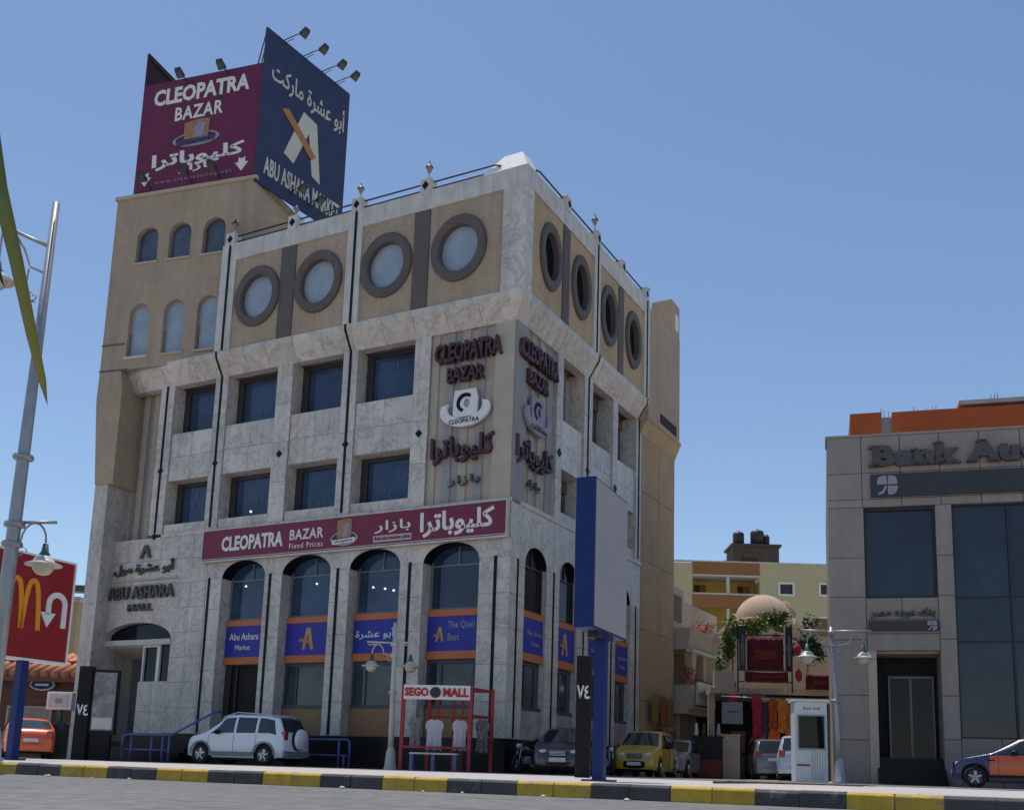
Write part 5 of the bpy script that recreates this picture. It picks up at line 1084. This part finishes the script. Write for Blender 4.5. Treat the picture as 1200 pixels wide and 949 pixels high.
for k, x in enumerate((12.05, 12.1)): 
    p = (x + .05, 45.6, 5.9 - k * 1.15); o = thing('hanging_lantern', 'red cloth lantern right of the carpet rack, %s' % ('upper', 'lower')[k], 'lantern', p, 0, 'red cloth lanterns'); G().lathe([(.001, .3), (.12, .2), (.16, 0), (.12, -.2), (.001, -.3)], n=10).obj('shade', mat('red_cloth', (.4, .02, .05), .8), o); G().tube([(0, 0, .3), (0, 0, .6)], .01, 4).obj('cord', DARKM, o)
plant('leafy climber on the left of the carpet rack', (9.45, 46.8, 6.2), (.55, .4, 1.0), 900, .22, LEAF, 5, base=4.2); plant('leafy hanging greenery between dome and carpet', (10.4, 47.2, 7.0), (.8, .4, .4), 600, .22, LEAF, 6, base=5.5); plant('bushy green plant right of the dome', (11.75, 48, 7.55), (.75, .5, .5), 900, .22, LEAF, 7, base=6.6)
plant('dark shrub behind the right street lamp head', (13.2, 48, 6.3), (.9, .6, .8), 1100, .22, mat('dark_leaf', (.03, .07, .03), .6, .4, 9), 8, base=4.2)
ds = thing('satellite_dish', 'rusty satellite dish right of the dome', 'satellite dish', (14.3, 55, 8.0), -.3)
G().lathe([(.001, 0), (.28, .03), (.5, .1), (.51, .12), (.28, .06), (.001, .03)], (0, 0, 0), 20, 'y').obj('dish', mat('rusty_dish', (.30, .18, .10), .7), ds).matrix_local = Matrix.Translation((0, 0, 1.35)) @ Matrix.Rotation(1.1, 4, 'Z') @ Matrix.Rotation(-.6, 4, 'X'); G().tube([(0, .1, -.7), (0, .1, 1.2)], .04, 6).obj('mast', STEEL, ds); G().tube([(0, 0, .8), (0, .6, 1.2)], .015, 4).obj('feed_arm', STEEL, ds).rotation_euler = (0, 0, PI)
# hanging clothes at the bazaar front
CL = [(9.3, 3.9, 1.1, (.45, .02, .03)), (10.25, 3.85, 1.9, (.42, .02, .05)), (10.6, 3.6, 1.5, (.10, .05, .12)), (10.95, 3.7, 1.3, (.42, .07, .02)), (11.05, 2.45, 1.6, (.75, .14, .02)), (11.35, 3.7, 1.5, (.62, .20, .03)), (11.75, 3.65, 1.6, (.5, .25, .06)), (12.1, 3.55, 1.4, (.3, .2, .05)), (12.45, 3.55, 1.5, (.28, .22, .1)), (12.85, 3.5, 1.7, (.2, .08, .03)), (11.6, 2.1, 1.4, (.015, .015, .015)), (10.1, 2.0, 1.6, (.16, .04, .04)), (12.3, 2.1, 1.3, (.5, .22, .04))]
WHERE = ('at the far left of the rail', 'left, over the grey sign', 'dark purple, third along', 'red, above the orange robe', 'long bright orange, hanging lowest', 'amber, right of the orange robe', 'golden, middle of the row', 'olive gold, beside the booth', 'sand coloured, near the booth', 'brown, at the far right', 'black, below the amber one', 'dark red, low on the left', 'amber, low beside the booth')
for k, (x, z, h, cl) in enumerate(CL):
    garment('robe', 'hanging robe at the bazaar front, ' + WHERE[k], (x, 45.7 - .25 * (k % 2), z), .42 if k != 4 else .5, h, mat('robe_cloth_%d' % k, cl, .9, .45, 6), -.05, group='robes hung at the bazaar front')
gs = thing('shop_sign', 'grey board sign hanging below the terrace rail', 'sign', (9.2, 45.6, 2.55), -.1); G().box(-.45, .45, -.03, .03, 0, .95).obj('board', mat('grey_board', (.24, .25, .26), .7), gs); G().box(-.25, .25, -.037, -.03, .5, .56).obj('dark_rule', LET_G, gs); G().tube([(-.4, 0, .95), (-.4, 0, 1.2)], .012, 4).obj('chain', DARKM, gs); G().tube([(.4, 0, .95), (.4, 0, 1.2)], .012, 4).obj('chain', DARKM, gs)
# display cabinets in the alley
for k, (x, y, w, h, m, lb) in enumerate(((7.15, 40.2, 1.15, 1.55, DARKIN, 'dark display stand with a reddish rug, right of the silver car'), (8.3, 41.6, .75, 1.7, BEIGE, 'pale wooden cabinet beside the dark display stand'), (9.0, 43.4, .55, 1.9, WOOD, 'narrow brown cabinet left of the grey hatchback'))):
    o = thing('display_cabinet', lb, 'cabinet', (x, y, GZ), -.2, 'display cabinets in the alley'); G().box(-w / 2, w / 2, -.25, .25, 0, h).obj('carcass', m, o, bevel=.02); G().box(-w / 2 + .06, w / 2 - .06, -.28, -.25, .08, h * .45).obj('rug_panel' if k == 0 else 'door_panel', mat('rust_rug', (.12, .03, .012), .9, .5, 5) if k == 0 else m, o); G().box(-w / 2 - .04, w / 2 + .04, -.29, .29, h, h + .05).obj('top', m, o)
    if k == 0: 
        for q in range(4): G().lathe([(.001, .5), (.05, .46), (.06, .3), (.09, .1), (.05, 0)], (-w / 2 + .15 + q * .28, -.1, h + .05), 8).obj('vase', (OFFWH, DARKM, TANPR, GREYCL)[q], o).scale = (1, 1, 1)
# guard booth
gb = thing('guard_booth', 'white guard booth with a dark window at the bank corner', 'booth', (9.02, 32.6, GZ), -.12)
G().box(-.48, .52, -.0, .9, 0, 2.5).obj('cabin', WHITE, gb, bevel=.02); G().box(-.54, .58, -.06, .96, 2.5, 2.58).obj('roof', WHITE, gb); w = G().box(-.36, .42, -.02, .0, 1.05, 2.05).obj('window', GLASSD, gb); g = G(); g.box(-.4, -.36, -.035, .0, 1.0, 2.1); g.box(.42, .46, -.035, .0, 1.0, 2.1); g.box(-.36, .42, -.035, .0, 2.05, 2.1); g.box(-.36, .42, -.035, .0, 1.0, 1.05); g.obj('window_frame', STEEL, w)
for k in range(6): G().box(.02 + k * .08, .055 + k * .08, -.012, .0, .08, .95).obj('panel_rib', OFFWH, gb)
G().box(-.42, -.02, -.015, 0, .5, .56).obj('red_band', mat('red_tape', (.35, .05, .05), .6), gb); text('lettering', 'Bank Audi', LET_G, gb, -.2, .3, 2.25, 2.35, fmap(0), .006)
# ------------------------------------------------------------------ far yellow building
YB = thing('apartment_block', 'pale yellow apartment block with brown balcony bands far behind the alley', 'building', (0, 80, 0), 0)
def yp(n, g, m): return g.obj(n, m, YB)
wins = [rect(19.95, 20.95, 14.45, 15.25), rect(23.15, 24.15, 14.5, 15.3), rect(23.2, 24.2, 11.6, 12.6), rect(19.95, 20.95, 11.5, 12.4), rect(26.4, 27.4, 14.5, 15.3)]
YM = fmap(0)
yp('wall', G().holes(rect(18.35, 42, 0, 16.85), wins, YM, 0, .3), YELW); yp('core', G().box(2, 42, 2.2, 14, 0, 16.8), YELD); yp('wall', G().box(2, 13.05, 0, 2.2, 0, 16.75), YELW); yp('core', G().box(18.4, 42, .32, 2.2, 0, 16.8), YELW)
yp('parapet_cap', G().box(2, 42, -.1, .3, 16.85, 16.95), OFFWH)
for z0, z1 in ((15.85, 16.86), (13.2, 14.25), (9.8, 10.9)): yp('balcony_band', G().box(13.05, 18.35, -.05, .2, z0, z1), BRWNB)
for z in (14.25, 10.9, 15.72): yp('balcony_floor', G().box(13.05, 18.35, -.1, 2.2, z, z + .12), OFFWH)
for x in (15.85,): 
    for z in (14.37, 11.02): yp('balcony_column', G().box(x - .12, x + .12, 0, .25, z, z + 1.35 + (.8 if z < 12 else 0)), OFFWH)
for x, z in ((14.0, 14.4), (17.5, 14.4), (14.2, 11.1), (17.2, 11.1)): d = yp('balcony_door', G().box(x - .45, x + .45, 2.1, 2.18, z, z + .95), mat('dark_brown_door', (.05, .025, .02), .7)); G().box(x - .05, x + .4, 2.04, 2.1, z, z + .95).obj('shutter', BRWNB, d)
for q in wins:
    (x0, z0), (x1, z1) = q[0], q[2]; w = yp('window', G().box(x0, x1, .2, .26, z0, z1), mat('far_dark_window', (.03, .02, .025), .3)); f = G(); k = .14
    f.box(x0 - k, x1 + k, -.05, .0, z1, z1 + k); f.box(x0 - k, x1 + k, -.05, 0, z0 - k, z0); f.box(x0 - k, x0, -.05, 0, z0, z1); f.box(x1, x1 + k, -.05, 0, z0, z1); f.obj('surround', WHITE, w)
TB = thing('rooftop_hut', 'dark rooftop hut carrying water tanks on the yellow block', 'rooftop hut', (0, 88, 16.8), 0)
TK = mat('grey_hut_wall', (.06, .058, .062), .9, .2, 1); G().box(17.9, 21.9, 0, 3, 0, 3.2).obj('wall', TK, TB); G().box(17.7, 22.1, -.2, 3.2, 3.2, 3.4).obj('roof_slab', TK, TB); G().box(18.6, 20.0, -.04, 0, .9, 2.2).obj('door', mat('hut_door', (.035, .02, .02), .8), TB); G().box(17.2, 17.9, .5, 2, 0, 2.0).obj('lean_to', GREENM, TB)
for k, (x, z, r, h) in enumerate(((18.55, 3.4, .5, 1.25), (20.2, 3.4, .6, 1.45), (21.0, 3.4, .3, 1.0), (21.6, 0, .45, 3.3))):
    o = thing('water_tank', 'black water tank on the rooftop hut, ' + ('left one', 'large middle one', 'small one beside the middle one', 'low one at the right end')[k], 'water tank', (x, 88.9, 16.8 + z), 0, 'rooftop water tanks'); G().lathe([(.001, 0), (r, 0), (r, h * .85), (r * .8, h * .95), (.2, h), (.001, h)], n=16).obj('tank', DARKM, o); G().lathe([(.16, h), (.16, h + .08), (.001, h + .1)], n=10).obj('lid', DARKM, o)
# ------------------------------------------------------------------ left side shops
LS = thing('left_shop', 'brown wooden shop front with red tiled canopy at the far left', 'building', (-21.3, 45, GZ), -.05)
def lp(n, g, m): return g.obj(n, m, LS)
lp('wall_core', G().box(-6, 3.2, .1, 6, 0, 4.2), WOOD)
for k in range(11): lp('plank', G().box(-6, 3.2, .0 + R.uniform(0, .02), .1, k * .33, k * .33 + .32), WOOD)
w = lp('display_window', G().box(-.9, .9, -.06, 0, .4, 2.1), mat('tan_display', (.30, .24, .17), .5, .4, 3)); f = G(); f.box(-1., -.9, -.1, 0, .3, 2.2); f.box(.9, 1., -.1, 0, .3, 2.2); f.box(-.9, .9, -.1, 0, 2.1, 2.2); f.obj('window_frame', BEIGECL, w)
for i in range(20):
    x = -5.8 + i * .45
    lp('roof_tile', G().tube([(x, -1.0, 3.5), (x, .1, 3.95), (x, 1.4, 4.5)], [.2, .2, .2], 8), TILE)
lp('fascia_board', G().box(-6, 3.3, -.95, -.9, 3.2, 3.42), WOOD)
ov = thing('oval_sign', 'blue oval sign on the brown wooden shop front', 'sign', (-20.75, 44.7, 3.05), -.05)
G().ext(ell(0, .25, .55, .26, 24), F0, -.05, .05).obj('rim', OFFWH, ov); G().ext(ell(0, .25, .48, .2, 24), F0, -.065, -.05).obj('panel', BLUEP, ov); G().box(-.3, .3, -.072, -.065, .2, .29).obj('white_rule', LET_W, ov)
FB = thing('far_building', 'tan plastered building behind the red roadside sign', 'building', (-27, 58, 0), 0)
G().box(-6, 1.6, 0, 8, 0, 8.9).obj('wall', mat('tan_plaster', (.46, .37, .22), .9, .1, .5), FB); G().box(-6.1, 1.7, -.1, 8.1, 8.9, 9.2).obj('parapet', OFFWH, FB); G().box(-6, 1.65, -.06, 0, 5.9, 6.05).obj('string_course', BEIGE, FB); G().box(.2, 2.6, -.8, 0, 9.4, 9.75).obj('awning', GREENM, FB)
w = G().box(-1.5, -.5, -.03, 0, 3.2, 4.6).obj('window', GLASSD, FB); G().box(-1.6, -.4, -.06, 0, 3.05, 3.2).obj('sill', OFFWH, w)
# ------------------------------------------------------------------ palm beside the camera, added frond standing for a pavement shadow
PT = thing('palm_tree', 'palm whose long green leaf tip hangs into the top left', 'palm', (-4.3, 3.3, .1), 0)
G().tube([(0, 0, 0), (.05, 0, 1.5), (-.03, .02, 3), (0, 0, 4.2)], [.24, .2, .17, .16], 12).obj('trunk', BARK, PT)
rp_ = random.Random(3)
def leaflet(P, w, par, name='leaf_blade', m=LEAFY):
    vs = []; fs = []; n = len(P)
    for i, p in enumerate(P):
        t = i / (n - 1); p = Vector(p); d = (Vector(P[min(i + 1, n - 1)]) - Vector(P[max(i - 1, 0)])).normalized(); s_ = d.cross(Vector((0, 1, 0))).normalized(); ww = w * (1 - t) ** .55 * min(1, .35 + t * 5)
        vs += [p - s_ * ww, p + Vector((0, .18 * ww, 0)), p + s_ * ww]
    for i in range(n - 1): a = i * 3; fs += [(a, a + 1, a + 4, a + 3), (a + 1, a + 2, a + 5, a + 4)]
    o = G().add(vs, fs, True).obj(name, m, par); o.modifiers.new('t', 'SOLIDIFY').thickness = .002; return o
def rel(x, y, z): return (x + 4.3, y - 3.3, z - .1)
fd = G().tube([(0, 0, 4.1), (.9, -.1, 4.7), (1.9, -.2, 4.3), (2.4, -.3, 3.4)], [.05, .04, .025, .012], 6).obj('frond', LEAFY, PT)
leaflet([rel(-1.95, 3, 3.55), rel(-1.88, 3, 3.0), rel(-1.79, 3, 2.45), rel(-1.7, 3, 2.1), rel(-1.62, 3, 1.86), rel(-1.545, 3, 1.62), rel(-1.495, 3, 1.47), rel(-1.47, 3, 1.39)], .034, fd)
leaflet([rel(-2.02, 3.03, 3.5), rel(-1.93, 3.03, 2.9), rel(-1.84, 3.03, 2.35), rel(-1.775, 3.03, 2.05), rel(-1.70, 3.03, 1.86), rel(-1.66, 3.03, 1.78)], .03, fd, m=mat('dark_palm_leaf', (.03, .045, .012), .5, .3, 6))
for k in range(26):
    t = .25 + .7 * k / 25; x = 2.3 * t - .35; z = 4.1 + 1.9 * t - 2.4 * t * t
    if x > 1.7: continue
    sg = 1 if k % 2 else -1; leaflet([(x, sg * .05 - .15 * t, z), (x + .15, sg * .3 - .15, z - .1), (x + .2, sg * .5 - .15, z - .45)], .025, fd)
for q in range(5):
    a = 1.6 + q * .95; f2 = G().tube([(0, 0, 4.1), (.9 * math.cos(a), .9 * math.sin(a), 4.8), (1.9 * math.cos(a), 1.9 * math.sin(a), 4.1)], [.05, .035, .012], 6).obj('frond', LEAFY, PT)
    for k in range(20):
        t = .15 + .8 * k / 19; r = 1.9 * t; z = 4.1 + 2.4 * t - 2.4 * t * t; sg = 1 if k % 2 else -1; ux, uy = -math.sin(a), math.cos(a)
        leaflet([(r * math.cos(a), r * math.sin(a), z), (r * math.cos(a) + sg * ux * .3, r * math.sin(a) + sg * uy * .3, z - .1), (r * math.cos(a) + sg * ux * .5, r * math.sin(a) + sg * uy * .5, z - .45)], .025, f2)
db = thing('shadow_frond', 'flat brown frond added to stand in for dark shadow lines on the pavement', 'palm frond', (4.6, 18.5, GZ + .02), -.2)  # frond added in place of the dark shadow lines on the paving
G().tube([(-1.2, 0, .0), (-.4, .05, .02), (.8, -.05, .02), (1.4, .1, .01)], [.025, .02, .012, .005], 5).obj('rib', FRONDSH, db)
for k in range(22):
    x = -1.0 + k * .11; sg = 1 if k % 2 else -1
    leaflet([(x, 0, .025), (x + .12, sg * .12, .03), (x + .35, sg * rp_.uniform(.2, .35), .012)], .012, db, m=FRONDSH)
